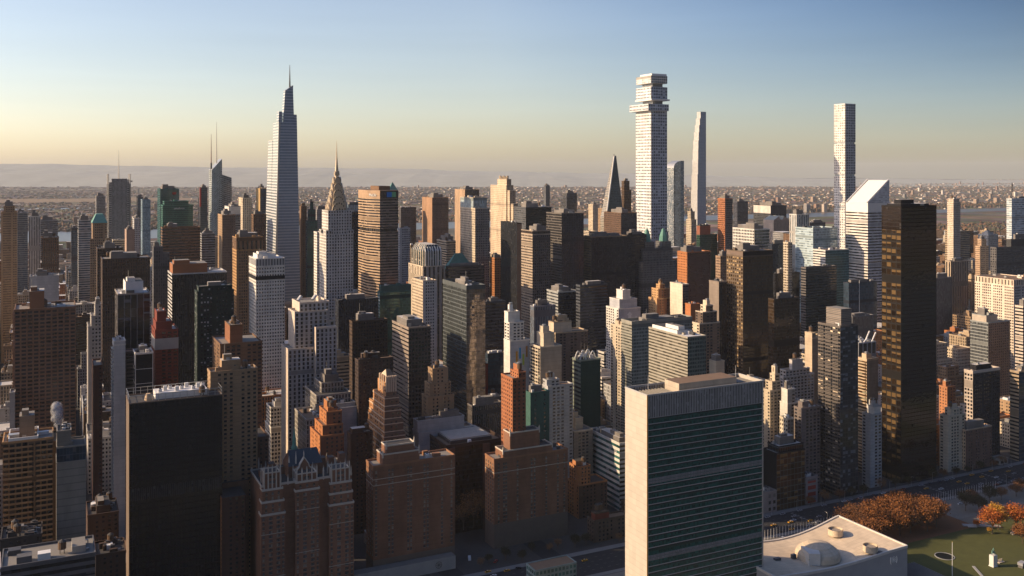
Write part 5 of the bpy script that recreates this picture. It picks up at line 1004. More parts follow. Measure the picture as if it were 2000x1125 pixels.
# ------------------------------------------------------------------ brick quarter with gothic crowns
STN = plain('pale_stone', (.55, .48, .39), .8)
def pinnacle(mb, x, y, z, h, w=1.0):
    mb.box(x-w/2, x+w/2, y-w/2, y+w/2, z, z+h*.6, STN); mb.prism([(x-w/2, y-w/2), (x+w/2, y-w/2), (x+w/2, y+w/2), (x-w/2, y+w/2)], z+h*.6, z+h, STN, None, False, [(x-.06, y-.06), (x+.06, y-.06), (x+.06, y+.06), (x-.06, y+.06)])
BRK = fac('blank', (.25, .125, .075), 'dark', dirt=.5); BRKD = fac('blank', (.2, .11, .07), 'dark', dirt=.5)
def gothic():
    v = 60; rng = random.Random(5); u0 = U(510, v)
    R = thing('apartment_building', 'gothic brown brick apartment house with three stepped bays and pale pinnacles', 'building', (u0, v, 0))
    X = lambda x: U(x, v)-u0
    zt = Z(930, 560, v); zr = Z(942, 600, v)
    m = MB(); m.box(X(513), X(690), 4, 42, 0, zr, BRK, None, ROOFS['tar']); m.build('rear_block', R)
    k = MB()
    for i in range(26): pinnacle(k, X(515)+(X(689)-X(515))*i/25, 4.3 if i % 2 else 41.5, zr-1, 4+3*((i*7) % 3), .8)
    k.ring(X(513)-.2, X(690)+.2, 3.8, 42.2, zr-.5, zr+1, .5, STN)
    for i in range(9): x = X(522)+i*7.2; k.box(x, x+4.2, 24+(i*5) % 9, 30+(i*5) % 9, zr, zr+4+(i*3) % 5, BRK, None, ROOFS['tar'])
    k.build('roof_turret', R)
    m = MB(); m.box(X(510)-22, X(510)-6, 22, 60, 0, Z(968, 480, v+20), fac('brick', (.44, .19, .08), 'dark'), fac('brick', (.1, .05, .035), 'dark'), ROOFS['tar']); m.build('side_wing', R)  # bright south end and dark east front put sun and shade into the brick
    m = MB(); m.box(X(510)-22.05, X(510), 42.1, 60, 0, zr-6, BRKD, None, ROOFS['tar']); m.build('side_wing', R)
    bays = [(510, 557, [(1009, 0), (985, 1.0), (962, 2.0)], 930), (577, 624, [(961, 0), (945, .8)], 930), (643, 691, [(989, 0), (968, 1.0), (948, 1.8)], 922)]
    sp = []
    for xa, xb, st, yc in bays:
        a, b = X(xa), X(xb); zp = 0
        for i, (y, ins) in enumerate(st):
            z1 = Z(y, xa, v); m = MB(); m.box(a+ins*.6, b-ins*.6, ins, 8+i*.6, zp, z1, BRK, None, ROOFS['tar']); m.build('bay' if i == 0 else 'stepped_storey', R)
            k = MB(); k.ring(a+ins*.6-.3, b-ins*.6+.3, ins-.3, 8.3+i*.6, z1-.3, z1+1.1, .45, STN); k.build('parapet', R)
            if i == 0:
                zc = z1-13
                while zc > 10: k = MB(); k.box(a-.12, b+.12, -.12, 0, zc, zc+.35, STN, bottom=True); k.build('string_course', R); zc -= 29
            L = b-a-ins*1.2
            for f in range(int((z1-zp)/3.05)):
                z = z1-2.4-3.05*f
                if z < max(zp, 8): break
                cols = (.1, .36, .43, .68, .75, .92) if i == 0 else (.2, .5, .8)
                for cx in cols: sp.append((a+ins*.6+L*cx, ins, z, 'e'))
            zp = z1
        zc = Z(yc, xa, v); i0 = st[-1][1]
        m = MB(); m.box(a+i0+1, b-i0-1, i0+1.2, 14, zp, zc, BRK, None, ROOFS['tar']); m.build('crown_storey', R)
        k = MB()
        for x in np.linspace(a+i0+.6, b-i0-.6, 5): k.box(x-.4, x+.4, i0+.6, i0+1.3, zp, zc+.5, STN); pinnacle(k, x, i0+.95, zc+.5, 4.2+rng.random()*1.5, .7)
        for y in (7, 13): pinnacle(k, a+i0+.6, y, zp, zc-zp+4, .8); pinnacle(k, b-i0-.6, y, zp, zc-zp+4, .8)
        k.ring(a+i0+.7, b-i0-.7, i0+.9, 14.3, zc, zc+.8, .4, STN); k.build('pinnacle_crown', R)
        for f in range(2):
            for cx in (.25, .42, .58, .75): sp.append((a+i0+1+(b-a-2*i0-2)*cx, i0+1.2, zc-2.6-3.4*f, 'e'))
    # central gable and dark blue roof
    a, b = X(572), X(640); zg = zr; m = MB(); g = BRK
    m.box(a, b, 14, 30, zg, zg+8, g, None, False); m.build('attic', R)
    q = MB(); bl = plain('slate_roof', (.035, .05, .062), .5)
    q.face([(a, 13.5, zg+8), (b, 13.5, zg+8), (b-2, 22, zg+17), (a+2, 22, zg+17)], bl); q.face([(b, 30.5, zg+8), (a, 30.5, zg+8), (a+2, 22, zg+17), (b-2, 22, zg+17)], bl); q.face([(a, 30.5, zg+8), (a, 13.5, zg+8), (a+2, 22, zg+17)], g); q.face([(b, 13.5, zg+8), (b, 30.5, zg+8), (b-2, 22, zg+17)], g); q.build('roof', R)
    c = X(602); q = MB(); ga = [(-5, 0), (5, 0), (5, 6), (3.4, 7.5), (3, 9.5), (0, 14), (-3, 9.5), (-3.4, 7.5), (-5, 6)]
    q.face([(c+x, 11, zg+z) for x, z in ga], g); q.face([(c+x, 14, zg+z) for x, z in reversed(ga)], g)
    for (x0, z0), (x1, z1) in zip(ga, ga[1:]+ga[:1]): q.face([(c+x0, 11, zg+z0), (c+x0, 14, zg+z0), (c+x1, 14, zg+z1), (c+x1, 11, zg+z1)], STN)
    q.tube([(c+x, 10.9, zg+z) for x, z in ga[2:]], .35, STN, 5); pinnacle(q, c, 12.5, zg+13.5, 5, .7); q.build('gable', R)
    k = MB()
    for x in (575, 588, 622, 636, 655, 668, 520, 532, 545): pinnacle(k, X(x), 15+(x % 7), zr+(6 if 572 < x < 640 else -2), 9+(x % 5), .9)
    k.build('pinnacle', R)
    q = MB(); x = X(592); q.cyl(x, 26, zg+14, zg+18, 2.2, COPPER, 8); q.cyl(x, 26, zg+18, zg+23, 1.5, COPPER, 8, 1.2); q.cyl(x, 26, zg+23, zg+33, 1.2, COPPER, 8, .1); q.build('copper_fleche', R)
    sp.sort(key=lambda s: -s[2]); windows(R, sp, 1.25, 1.7, rng); 
    reg(u0-22, u0+X(691), v, v+60, 455, 691, 895, 1125, 640, 'gothic brown brick house')
gothic()
def brickslab(lab, xl, xm, xr, yt, v, cols, crown, base_h, seed, dep, courses):
    rng = random.Random(seed); south = fac('brick', (.4, .19, .09), 'dark')
    root, r, o, z1, d = bld('apartment_building', lab, xl, xm, xr, yt, 1090, v, ('blank', (.3, .15, .08), 'dark', {'dirt': .5}), e=('blank', (.225, .112, .066), 'dark', {'dirt': .5}), dep=dep, ph=None, units=3, roof='gravel', pz=1.4)
    a, b, c, d_ = r; X = lambda x: U(x, v)-o[0]
    MB().box(a-.1, b+.1, c-.1, d_+.1, 0, base_h, plain('limestone_base', (.16, .12, .095)), None, False).build('base_storeys', root)
    for y in courses: z = zz(y, d); k = MB(); k.ring(a-.12, b+.12, c-.12, d_+.12, z, z+.4, .5, STN); k.build('string_course', root)
    for (x0, x1, y1, dd) in crown:
        m = MB(); m.box(X(x0), X(x1), c+.2+dd, d_-2-dd, z1+.02, zz(y1, d), BRK, None, ROOFS['tar']); q = m.build('crown_storey', root)
        k = MB(); zc = zz(y1, d); k.ring(X(x0)-.2, X(x1)+.2, c+dd, d_-1.8-dd, zc, zc+1, .5, STN)
        for x in (X(x0)+.3, X(x1)-.3): pinnacle(k, x, c+.5+dd, zc-2, 6+rng.random()*2, .9)
        k.build('pinnacle_crown', q)
    sp = []
    for f in range(int((z1-base_h)/3.0)):
        for cx in cols: sp.append((a+(b-a)*cx, c, z1-3.4-3.0*f, 'e'))
        for i in range(4): sp.append((a, c+(d_-c)*(i+.5)/4, z1-3.4-3.0*f, 's'))
    sp = [s for s in sp if s[2] > base_h+1]; sp.sort(key=lambda s: (s[3] == 's', -s[2])); windows(root, sp, 1.35, 1.7, rng)
    return root, r, o, z1, d
brickslab('brown brick slab with sparse window columns right of the gothic house', 713, 729, 888, 914, 76, (.035, .19, .23, .42, .455, .62, .66, .84, .96), [(748, 820, 893, .5), (756, 812, 878, 2)], 13, 3, 17, (938, 950))
brickslab('brown brick slab with a lit orange corner right of the bare tree', 944, 965, 1109, 900, 86, (.06, .13, .16, .31, .50, .54, .70, .86, .95), [(983, 1080, 886, .4), (998, 1056, 853, 1.5)], 19, 4, 17, (925,))
def retaining():
    v = 66; u0, _ = at_v(690, v); u1, _ = at_v(890, v)
    R = thing('retaining_wall', 'pale concrete street wall with a round emblem below the brown brick slab', 'wall', (u0, v, 0)); cw = plain('street_wall', (.34, .33, .31), .85, 0, .2)
    MB().box(0, u1-u0, 0, 8, 0, 9.5, cw, None, ROOFS['gravel']).build('wall', R)
    x = at_v(857, v)[0]-u0; k = MB(); dk = plain('emblem_dark', (.04, .04, .04)); P = [(x+2.4*math.cos(2*PI*i/20), -.1, 5+2.4*math.sin(2*PI*i/20)) for i in range(21)]; k.tube(P, .13, dk, 4)
    for i in range(4): t = PI*i/4; k.tube([(x-2.2*math.cos(t), -.1, 5-2.2*math.sin(t)), (x+2.2*math.cos(t), -.1, 5+2.2*math.sin(t))], .1, dk, 4)
    k.build('round_emblem', R)
retaining()
bld('pavilion', 'low pavilion with a tan flat roof at the bottom edge', 1031, 1046, 1126, 1116, 1125, -4, ('grid', (.2, .25, .24), 'teal'), dep=14, ph=None, roof='brown', units=0, cat='pavilion', pz=.6)

# ------------------------------------------------------------------ trees
def leafmat(name, c1, c2):
    m = bpy.data.materials.new(name); m.use_nodes = True; nt = m.node_tree; p = nt.nodes['Principled BSDF']
    g = nt.nodes.new('ShaderNodeNewGeometry'); cr = nt.nodes.new('ShaderNodeMix'); cr.data_type = 'RGBA'; lnk(nt, g.outputs['Random Per Island'], cr.inputs[0]); cr.inputs[6].default_value = (*c1, 1); cr.inputs[7].default_value = (*c2, 1)
    lnk(nt, cr.outputs[2], p.inputs['Base Color']); p.inputs['Roughness'].default_value = .8; p.inputs['Specular IOR Level'].default_value = .15; m['bay'] = m['floor'] = 1; return m
BARK = plain('bark', (.12, .085, .06), .9)
def crown_mesh(seed, h, r, n, mat, leaf=.55):
    rng = random.Random(seed); tr = MB(); cl = []
    tr.cyl(0, 0, 0, h*.34, h*.022, BARK, 7, h*.015)
    for i in range(11):
        a = i*2.4+rng.random(); rr = r*rng.uniform(.45, .9); zz_ = h*rng.uniform(.5, .9); base = (0, 0, h*rng.uniform(.2, .34)); mid = (rr*.45*math.cos(a), rr*.45*math.sin(a), (base[2]+zz_)/2+h*.03); end = (rr*math.cos(a), rr*math.sin(a), zz_)
        tr.tube([base, mid, end], h*.008, BARK, 5); cl.append(end)
        for j in range(3):
            b = a+rng.uniform(-.8, .8); e2 = (mid[0]+rr*.45*math.cos(b), mid[1]+rr*.45*math.sin(b), mid[2]+h*rng.uniform(.05, .3)); tr.tube([mid, e2], h*.005, BARK, 4); cl.append(e2)
    cl.append((0, 0, h*.93)); lf = MB()
    for i in range(n):
        c = rng.choice(cl); s = r*.23; p = Vector((c[0]+rng.gauss(0, s), c[1]+rng.gauss(0, s), c[2]+rng.gauss(0, s*.75)))
        if p.z < h*.22: continue
        q = Vector((rng.gauss(0, 1), rng.gauss(0, 1), rng.gauss(0, 1))).normalized(); t1 = q.orthogonal().normalized()*leaf*rng.uniform(.6, 1.3); t2 = q.cross(t1)*.8
        lf.face([tuple(p-t1), tuple(p+t2*.6), tuple(p+t1), tuple(p-t2*.6)], mat)
    a = tr.build('trunk'); b = lf.build('crown'); return a, b
TP = {}
def tree(key, label, x, y, z, s, rot, group):
    a, b = TP[key]; R = thing('autumn_tree', label, 'tree', (x, y, z), group)
    for src in (a, b):
        o = src.copy(); C.objects.link(o); o.parent = R
    R.scale = (s, s, s*random.Random(label+str(x)).uniform(.9, 1.08)); R.rotation_euler = (0, 0, rot); return R
for key, sd, h, r, n, c1, c2, lf in (('rust', 1, 15, 6.2, 2500, (.31, .12, .035), (.12, .05, .02), .5), ('rust2', 2, 15, 6.4, 2000, (.26, .11, .04), (.10, .05, .028), .45), ('orange', 3, 16, 6.5, 2800, (.5, .17, .03), (.3, .07, .02), .55), ('gold', 4, 15, 6, 2600, (.52, .3, .04), (.36, .16, .03), .55), ('bare', 5, 18, 7, 1700, (.32, .16, .06), (.2, .1, .045), .35), ('dark', 6, 15, 6, 2200, (.07, .06, .03), (.04, .035, .02), .5)):
    TP[key] = crown_mesh(sd, h, r, n, leafmat('leaves_'+key, c1, c2), lf)
rt = random.Random(11)
RUST_L = 'rust brown plane tree in the dense grove behind the low pale hall'
for i in range(6):
    for j in range(3):
        u, vv = 318+i*15.5+rt.uniform(-2, 2), -10-j*13+rt.uniform(-2, 2)
        tree(rt.choice(['rust', 'rust2', 'rust']), RUST_L, u, vv, 0, rt.uniform(1.3, 1.62), rt.uniform(0, 6), 'rust brown trees of the grove')
for k, lab, px, py, s in (('orange', 'bright orange tree at the left of the garden edge group', 1938, 1043, 1.25), ('gold', 'yellow orange tree behind the bright orange one', 1950, 1035, 1.3), ('orange', 'red orange tree at the right frame edge', 1985, 1038, 1.3), ('rust', 'dull rust tree lowest at the right frame edge', 1997, 1062, 1.0),
    ('dark', 'dark leafed tree in shade beside the avenue', 1886, 998, 1.15), ('dark', 'dark leafed tree in shade by the right avenue kerb', 1912, 1000, 1.0), ('gold', 'small yellow shrub like tree at the foot of the orange group', 1932, 1042, .32), ('orange', 'small orange sapling left of the orange group', 1908, 1030, .4), ('rust2', 'small brown tree left of the rust grove', 1652, 1022, .62)):
    u, vv = at_z(px, py); tree(k, lab, u, vv, 0, s, rt.uniform(0, 6), None)
for i, (px, py, s, lab) in enumerate(((905, 1035, 1.25, 'bare golden tree between the two brown brick slabs, left one'), (925, 1030, 1.5, 'tall bare golden tree between the two brown brick slabs'), (940, 1022, 1.35, 'bare golden tree half hidden by the lit cornered brick slab'))):
    u, vv = at_z(px, py, 8); tree('bare', lab, u, vv, 8, s, i*2.0, None)
u, vv = at_z(447, 1100, 12); tree('gold', 'yellow leafed tree glowing beside the black monolith tower', u, vv, 12, 1.0, 1, None)
for px, py, lab in ((1395, 712, 'reddish roof garden tree left on the cream roof house block'), (1425, 715, 'reddish roof garden tree right of the cream roof house block')): pass

# ------------------------------------------------------------------ garden furniture
def statue():
    u, vv = at_z(1940, 1106); R = thing('statue', 'green bronze rider figure on a tall white pedestal on the lawn', 'statue', (u, vv, 0))
    p = MB(); wp = plain('white_pedestal', (.7, .67, .6), .6); p.box(-2.2, 2.2, -1.8, 1.8, 0, 8.6, wp); p.box(-2.5, 2.5, -2.1, 2.1, 0, .7, wp); p.build('pedestal', R)
    m = bpy.data.meshes.new('figure'); bm = bmesh.new()
    # one skinned body: horse rearing with a rider
    J = [((0, 0, 10.3), .75), ((1.1, 0, 10.6), .7), ((-1.0, 0, 10.9), .65), ((-1.5, 0, 12.0), .42), ((-2.1, 0, 12.3), .3), ((1.5, -.4, 9.5), .3), ((1.3, -.4, 8.6), .2), ((1.5, .4, 9.5), .3), ((1.7, .4, 8.6), .2), ((-1.6, -.4, 10.0), .25), ((-1.9, -.4, 9.3), .18), ((-1.5, .4, 9.9), .25), ((-1.2, .4, 9.0), .18), ((.1, 0, 11.5), .45), ((.05, 0, 12.5), .5), ((.0, 0, 13.1), .24), ((0, 0, 13.6), .33), ((.3, -.7, 12.6), .2), ((-.5, -.8, 13.4), .15), ((.4, .7, 12.2), .2), ((1.9, 0, 10.0), .2), ((2.1, 0, 9.2), .12)]
    E_ = [(0, 1), (0, 2), (2, 3), (3, 4), (1, 5), (5, 6), (1, 7), (7, 8), (2, 9), (9, 10), (2, 11), (11, 12), (0, 13), (13, 14), (14, 15), (15, 16), (14, 17), (17, 18), (14, 19), (1, 20), (20, 21)]
    m.from_pydata([j[0] for j in J], E_, []); o = bpy.data.objects.new('figure', m); C.objects.link(o)
    md = o.modifiers.new('skin', 'SKIN'); 
    sk = m.skin_vertices if len(m.skin_vertices) else None
    if not sk:
        b2 = bmesh.new(); b2.from_mesh(m); b2.verts.layers.skin.verify(); b2.to_mesh(m); b2.free()
    for i, (_, r) in enumerate(J): m.skin_vertices[0].data[i].radius = (r, r); m.skin_vertices[0].data[i].use_root = (i == 0)
    o.modifiers.new('sub', 'SUBSURF').levels = 1; o.modifiers['sub'].render_levels = 1
    m.materials.append(plain('green_bronze', (.16, .27, .22), .5, .3)); o.parent = R
    s = MB(); s.tube([(-.5, -.8, 14.6), (-2.6, -.6, 9.2)], .08, COPPER, 5); s.build('lance', R)
statue()
def bench():
    u, vv = at_z(1955, 1099); R = thing('garden_bench', 'small pale slatted bench beside the statue pedestal', 'bench', (u, vv, 0)); wp = plain('bench_pale', (.6, .5, .38))
    k = MB(); k.box(-3, 3, -1, 1, .5, .7, wp); k.build('seat', R)
    for x in (-2.8, 2.5): k = MB(); k.box(x, x+.3, -.9, .9, 0, .5, wp); k.build('leg', R)
    for i in range(5): k = MB(); k.box(-2.9+i*1.2, -2.1+i*1.2, .8, 1.0, .7, 2.6, wp); k.build('back_slat', R)
bench()
def pool():
    u, vv = at_z(1845, 1087); R = thing('round_pool', 'round dark pool with a thin pale rim on the shaded lawn', 'pool', (u, vv, 0)); k = MB(); rm = plain('pool_rim', (.3, .3, .29)); n = 40; r = 7.2
    for i in range(n):
        a, b = 2*PI*i/n, 2*PI*(i+1)/n; P = lambda q, t, z: (q*math.cos(t), q*math.sin(t), z)
        k.face([P(r, a, .5), P(r, b, .5), P(r-.6, b, .5), P(r-.6, a, .5)], rm); k.face([P(r, a, 0), P(r, b, 0), P(r, b, .5), P(r, a, .5)], rm); k.face([P(r-.6, b, .1), P(r-.6, a, .1), P(r-.6, a, .5), P(r-.6, b, .5)], rm)
    k.build('rim', R); k = MB(); k.cyl(0, 0, .1, .2, r-.6, plain('pool_water', (.012, .014, .014), .8, 0, .1, .1, .05), n); k.build('water', R)
pool()
def fpole(label, px, py, h, r=.18):
    u, vv = at_z(px, py); R = thing('flagpole', label, 'flagpole', (u, vv, 0)); m = MB(); m.cyl(0, 0, 0, h, r, WHITEP, 8, r*.6); m.build('pole', R); m = MB(); m.cyl(0, 0, h, h+.5, r*1.6, plain('finial', (.5, .36, .1), .3, .6), 8, r*.5); m.cyl(0, 0, 0, .6, r*2.5, STEEL, 8); m.build('finial', R)
fpole('tall white flagpole standing on the shaded lawn before the statue', 1860, 1132, 27, .28)
fpole('white flagpole in front of the low pale hall at the bottom edge', 1580, 1180, 30, .2)
FPL = 'bare white flagpole in the long row along the avenue'
fm_ = MB(); fm_.cyl(0, 0, 0, 8.2, .17, WHITEP, 6, .1); fo_ = fm_.build('flagpole'); fme = fo_.data; bpy.data.objects.remove(fo_)
for i in range(112):
    u = 176+i*3.1
    o = bpy.data.objects.new('flagpole', fme); C.objects.link(o); o.location = (u, 6+.8*math.sin(u*.03), 0); tag(o, FPL, 'flagpole', 'flagpoles in the row along the avenue')
def slab(name, label, cat, px, py, l, w_, h, rot, mat):
    u, vv = at_z(px, py); R = thing(name, label, cat, (u, vv, 0)); R.rotation_euler = (0, 0, rot); k = MB(); k.box(-l/2, l/2, -w_/2, w_/2, h*.5, h, mat, bottom=True); k.build('top_slab', R)
    k = MB(); k.box(-l/2+.4, l/2-.4, -w_/2+.4, w_/2-.4, 0, h*.5, plain('plinth', (.15, .14, .13))); k.build('plinth', R)
slab('stone_platform', 'long low stone platform lying across the shaded garden', 'platform', 1917, 1029, 30, 4, 1.4, -.55, plain('platform_stone', (.36, .33, .3)))
slab('stone_platform', 'short stone block before the long garden platform', 'platform', 1899, 1031, 7, 2.2, 1.5, -.45, plain('platform_stone2', (.42, .4, .37)))
slab('stone_block', 'squat grey stone block at the right edge of the lawn', 'stone block', 1996, 1108, 6, 4, 4, .2, plain('grey_stone', (.3, .3, .31)))
slab('stone_kerb', 'straight pale stone strip along the lawn shadow at the bottom right', 'kerb', 1914, 1122, 26, 2, .8, 1.0, plain('strip_stone', (.33, .32, .3)))
def obelisk():
    u, vv = at_z(1978, 1044); R = thing('garden_statue', 'pale slim stone figure on a plinth under the orange trees', 'statue', (u, vv, 0)); k = MB(); s = plain('old_stone', (.4, .36, .3)); k.box(-1.2, 1.2, -1.2, 1.2, 0, 2, s); k.build('plinth', R)
    k = MB(); k.cyl(0, 0, 2, 4.4, .8, s, 8, .65); k.cyl(0, 0, 4.4, 6.2, .75, s, 8, .4); k.cyl(0, 0, 6.2, 7.2, .4, s, 8, .3); k.build('figure', R)
obelisk()
def louvrehouse():
    u0, v0 = 279.5, -128; R = thing('low_building', 'low dark slatted roof building beside the hall at the bottom', 'building', (u0, v0, 0)); k = MB(); k.box(0, 26, 0, 40, 0, 7, fac('blank', 'dgrey'), None, ROOFS['tar']); k.build('wall', R)
    k = MB()
    for i in range(13): k.box(1+i*1.95, 1.7+i*1.95, .5, 39.5, 7, 7.7, plain('slat', (.16, .155, .15)))
    k.build('roof_slat', R)
louvrehouse()

# ------------------------------------------------------------------ vehicles
def car(name, label, u, v, rot, col, kind='car', group=None, z=.09):
    R = thing(name, label, kind, (u, v, z), group); R.rotation_euler = (0, 0, rot); pm = plain('paint_'+str(col), col, .35, 0, .05, .5, .5); gm = plain('car_glass', (.02, .022, .025), .1, 0, 0, .5, .6); rb = plain('tyre', (.02, .02, .02), .9)
    van = kind == 'van'; L, W, H = (6.2, 2.1, 2.5) if van else (4.9, 1.85, .95)
    m = MB(); m.prism([(-L/2, -W/2), (L/2, -W/2), (L/2, W/2), (-L/2, W/2)], .35, H*.75 if van else H, pm, None, True, [(-L/2+.08, -W/2+.05), (L/2-.1, -W/2+.05), (L/2-.1, W/2-.05), (-L/2+.08, W/2-.05)]); m.build('body', R)
    m = MB(); 
    if van: m.prism([(-L/2+.1, -W/2+.05), (L/2-1.2, -W/2+.05), (L/2-1.2, W/2-.05), (-L/2+.1, W/2-.05)], H*.75, H+.2, pm, None, False, [(-L/2+.2, -W/2+.15), (L/2-1.9, -W/2+.15), (L/2-1.9, W/2-.15), (-L/2+.2, W/2-.15)]); m.build('roof', R)
    else: m.prism([(-L*.36, -W/2+.08), (L*.22, -W/2+.08), (L*.22, W/2-.08), (-L*.36, W/2-.08)], H, 1.42, gm, pm, False, [(-L*.26, -W/2+.25), (L*.08, -W/2+.25), (L*.08, W/2-.25), (-L*.26, W/2-.25)]); m.build('cabin', R)
    for x in (-L*.31, L*.31):
        for y in (-W/2, W/2-.22): m = MB(); m.prism([(x+.34*math.cos(t), .36+.34*math.sin(t)) for t in [2*PI*i/10 for i in range(10)]], y, y+.22, rb, None, True); q = m.build('wheel', R); [setattr(vx, 'co', (vx.co.x, vx.co.z, vx.co.y)) for vx in q.data.vertices]; q.data.flip_normals()
    if kind == 'taxi': m = MB(); m.box(-.2, .1, -.4, .4, 1.42, 1.6, WHITEP); m.build('roof_sign', R)
YL = (.62, .3, .02)
for lab, px, py, kd, col, rot in (('white van turning at the street corner below the brick slabs', 917, 1093, 'van', (.7, .7, .7), 1.2), ('yellow taxi at the bottom centre, left of another taxi', 953, 1118, 'taxi', YL, .1), ('yellow taxi at the bottom centre, right of another taxi', 990, 1116, 'taxi', YL, .1), ('yellow taxi further right near the pavilion', 1142, 1096, 'taxi', YL, 0), ('yellow taxi beyond the green slab at its right', 1511, 1027, 'taxi', YL, 0), ('second yellow taxi ahead, under the mission building', 1544, 1021, 'taxi', YL, 0), ('dark car on the avenue at bottom centre', 1012, 1111, 'car', (.03, .03, .035), 0), ('white car parked by the pavilion roof', 964, 1126, 'car', (.6, .6, .6), .2), ('silver car by the avenue bend right of the green slab', 1528, 1052, 'car', (.5, .5, .52), .5), ('grey car on the avenue below the dark balcony tower', 1600, 1010, 'car', (.25, .25, .27), 0), ('dark blue car on the shaded avenue at right', 1720, 985, 'car', (.03, .04, .08), 0), ('white car on the shaded avenue near the dark trees', 1875, 985, 'car', (.6, .6, .6), 0), ('black car on the shaded avenue at right', 1790, 972, 'car', (.02, .02, .02), 0), ('red car waiting at the corner of the lit cornered slab', 968, 1098, 'car', (.4, .03, .02), .8)):
    u, vv = at_z(px, py); car('parked_car' if kd == 'car' else ('yellow_taxi' if kd == 'taxi' else 'delivery_van'), lab, u, vv, rot, col, kd)

def traffic():
    rng = random.Random(31); proto = []
    for c in ((.6, .6, .6), (.03, .03, .035), (.3, .3, .32), (.04, .05, .09), (.2, .03, .02), YL):
        m = MB(); pm = plain('paint_'+str(c), c, .35, 0, .05, .5, .5); gm = _mats['car_glass']; rb = _mats['tyre']
        m.prism([(-2.4, -.92), (2.4, -.92), (2.4, .92), (-2.4, .92)], .3, .95, pm, None, True); m.prism([(-1.7, -.85), (1.1, -.85), (1.1, .85), (-1.7, .85)], .95, 1.45, gm, pm, False, [(-1.2, -.7), (.5, -.7), (.5, .7), (-1.2, .7)])
        for x in (-1.5, 1.5):
            for y in (-.95, .75): m.box(x-.33, x+.33, y, y+.2, 0, .62, rb)
        o = m.build('car'); proto.append(o.data); bpy.data.objects.remove(o)
    for lane, v in enumerate((14.2, 16.5, 22, 28.5, 35.5, 43.8)):
        u = 150+rng.uniform(0, 20)
        while u < 640:
            k = rng.choice([0, 1, 1, 2, 2, 3, 4, 5, 5]); o = bpy.data.objects.new('parked_car' if lane in (0, 5) else 'moving_car', proto[k]); C.objects.link(o); o.location = (u, v, .08); cn = ('white', 'black', 'grey', 'dark blue', 'dark red', 'yellow cab')[k]
            tag(o, f'tiny {cn} car '+('parked at the kerb of' if lane in (0, 5) else 'driving along')+' the shaded avenue', 'car', f'{cn} cars '+('parked at the avenue kerb' if lane in (0, 5) else 'in the avenue traffic')); u += rng.uniform(6.5, 30) if lane in (0, 5) else rng.uniform(20, 80)
traffic()
def streetlamps():
    m = MB(); m.cyl(0, 0, 0, 9, .12, STEEL, 6, .07); m.tube([(0, 0, 8.8), (0, 1.6, 9.4), (0, 2.6, 9.3)], .07, STEEL, 5); m.box(-.2, .2, 2.2, 3.1, 9.1, 9.3, DSTEEL); o = m.build('street_lamp'); me = o.data; bpy.data.objects.remove(o)
    for i in range(18):
        for v, r in ((11, 0), (47, PI)): o = bpy.data.objects.new('street_lamp', me); C.objects.link(o); o.location = (150+i*28, v, .1); o.rotation_euler = (0, 0, r); tag(o, 'grey street lamp with a curved arm '+('on the garden side' if r == 0 else 'on the building side')+' of the avenue', 'street lamp', 'lamps along the avenue, '+('garden side' if r == 0 else 'building side'))
streetlamps()
for i in range(12): tree(rt.choice(['dark', 'bare', 'dark']), 'leafless dark tree in the shaded strip below the brown brick slabs', 20+i*12+rt.uniform(-3, 3), 58+rt.uniform(-6, 12), .1, rt.uniform(.4, .65), rt.uniform(0, 6), 'trees in the strip below the brick slabs')
for i in range(16): tree(rt.choice(['dark', 'bare', 'rust2', 'dark']), 'small leafless street tree on the building side pavement of the avenue', 335+i*17+rt.uniform(-4, 4), 49.5, .15, rt.uniform(.45, .7), rt.uniform(0, 6), 'street trees of the shaded avenue')
for i in range(9): tree(rt.choice(['dark', 'rust2', 'dark']), 'brownish tree in the shaded planting along the garden kerb', 470+i*16+rt.uniform(-4, 4), -6-rt.uniform(0, 10), .1, rt.uniform(.7, 1.05), rt.uniform(0, 6), 'trees of the garden kerb planting')
for k in TP:
    for o in TP[k]: bpy.data.objects.remove(o)

# ------------------------------------------------------------------ ground, streets, water, hills
def gmat():
    m = bpy.data.materials.new('ground'); m.use_nodes = True; nt = m.node_tree; p = nt.nodes['Principled BSDF']; p.inputs['Roughness'].default_value = .95; p.inputs['Specular IOR Level'].default_value = .1
    tc = nt.nodes.new('ShaderNodeTexCoord'); a = nt.nodes.new('ShaderNodeTexNoise'); a.inputs['Scale'].default_value = .0016; a.inputs['Detail'].default_value = 9; a.inputs['Roughness'].default_value = .7; lnk(nt, tc.outputs['Object'], a.inputs[0])
    b = nt.nodes.new('ShaderNodeTexVoronoi'); b.inputs['Scale'].default_value = .006; lnk(nt, tc.outputs['Object'], b.inputs[0])
    r = nt.nodes.new('ShaderNodeValToRGB'); e = r.color_ramp.elements; e[0].position = .36; e[0].color = (.05, .045, .035, 1); e[1].position = .66; e[1].color = (.28, .22, .16, 1); q = e.new(.5); q.color = (.11, .09, .065, 1); lnk(nt, a.outputs[0], r.inputs[0])
    c = mixc(nt, .3, r.outputs[0], b.outputs['Color'], 'SOFT_LIGHT'); lnk(nt, c, p.inputs['Base Color']); m['bay'] = m['floor'] = 1; return m
def sheet(name, pts, z, mat, **k): m = MB(); m.face([(x, y, z) for x, y in pts], mat); return struct(name, m, **k)
sheet('ground', [(-26000, -3000), (26000, -3000), (26000, 25500), (-26000, 25500)], 0, gmat())
ASP = plain('asphalt', (.03, .03, .032), .9, 0, .25, .4); PAVE = plain('paving', (.2, .19, .175), .9, 0, .2, .3); GRASS = plain('lawn', (.075, .078, .02), .95, 0, .35, .12)
PAINT = plain('road_paint', (.2, .195, .18), .8)
sheet('city_floor', [(-1500, -20), (2600, -20), (2600, 3000), (-1500, 3000)], .03, plain('city_floor', (.06, .056, .053), .95))
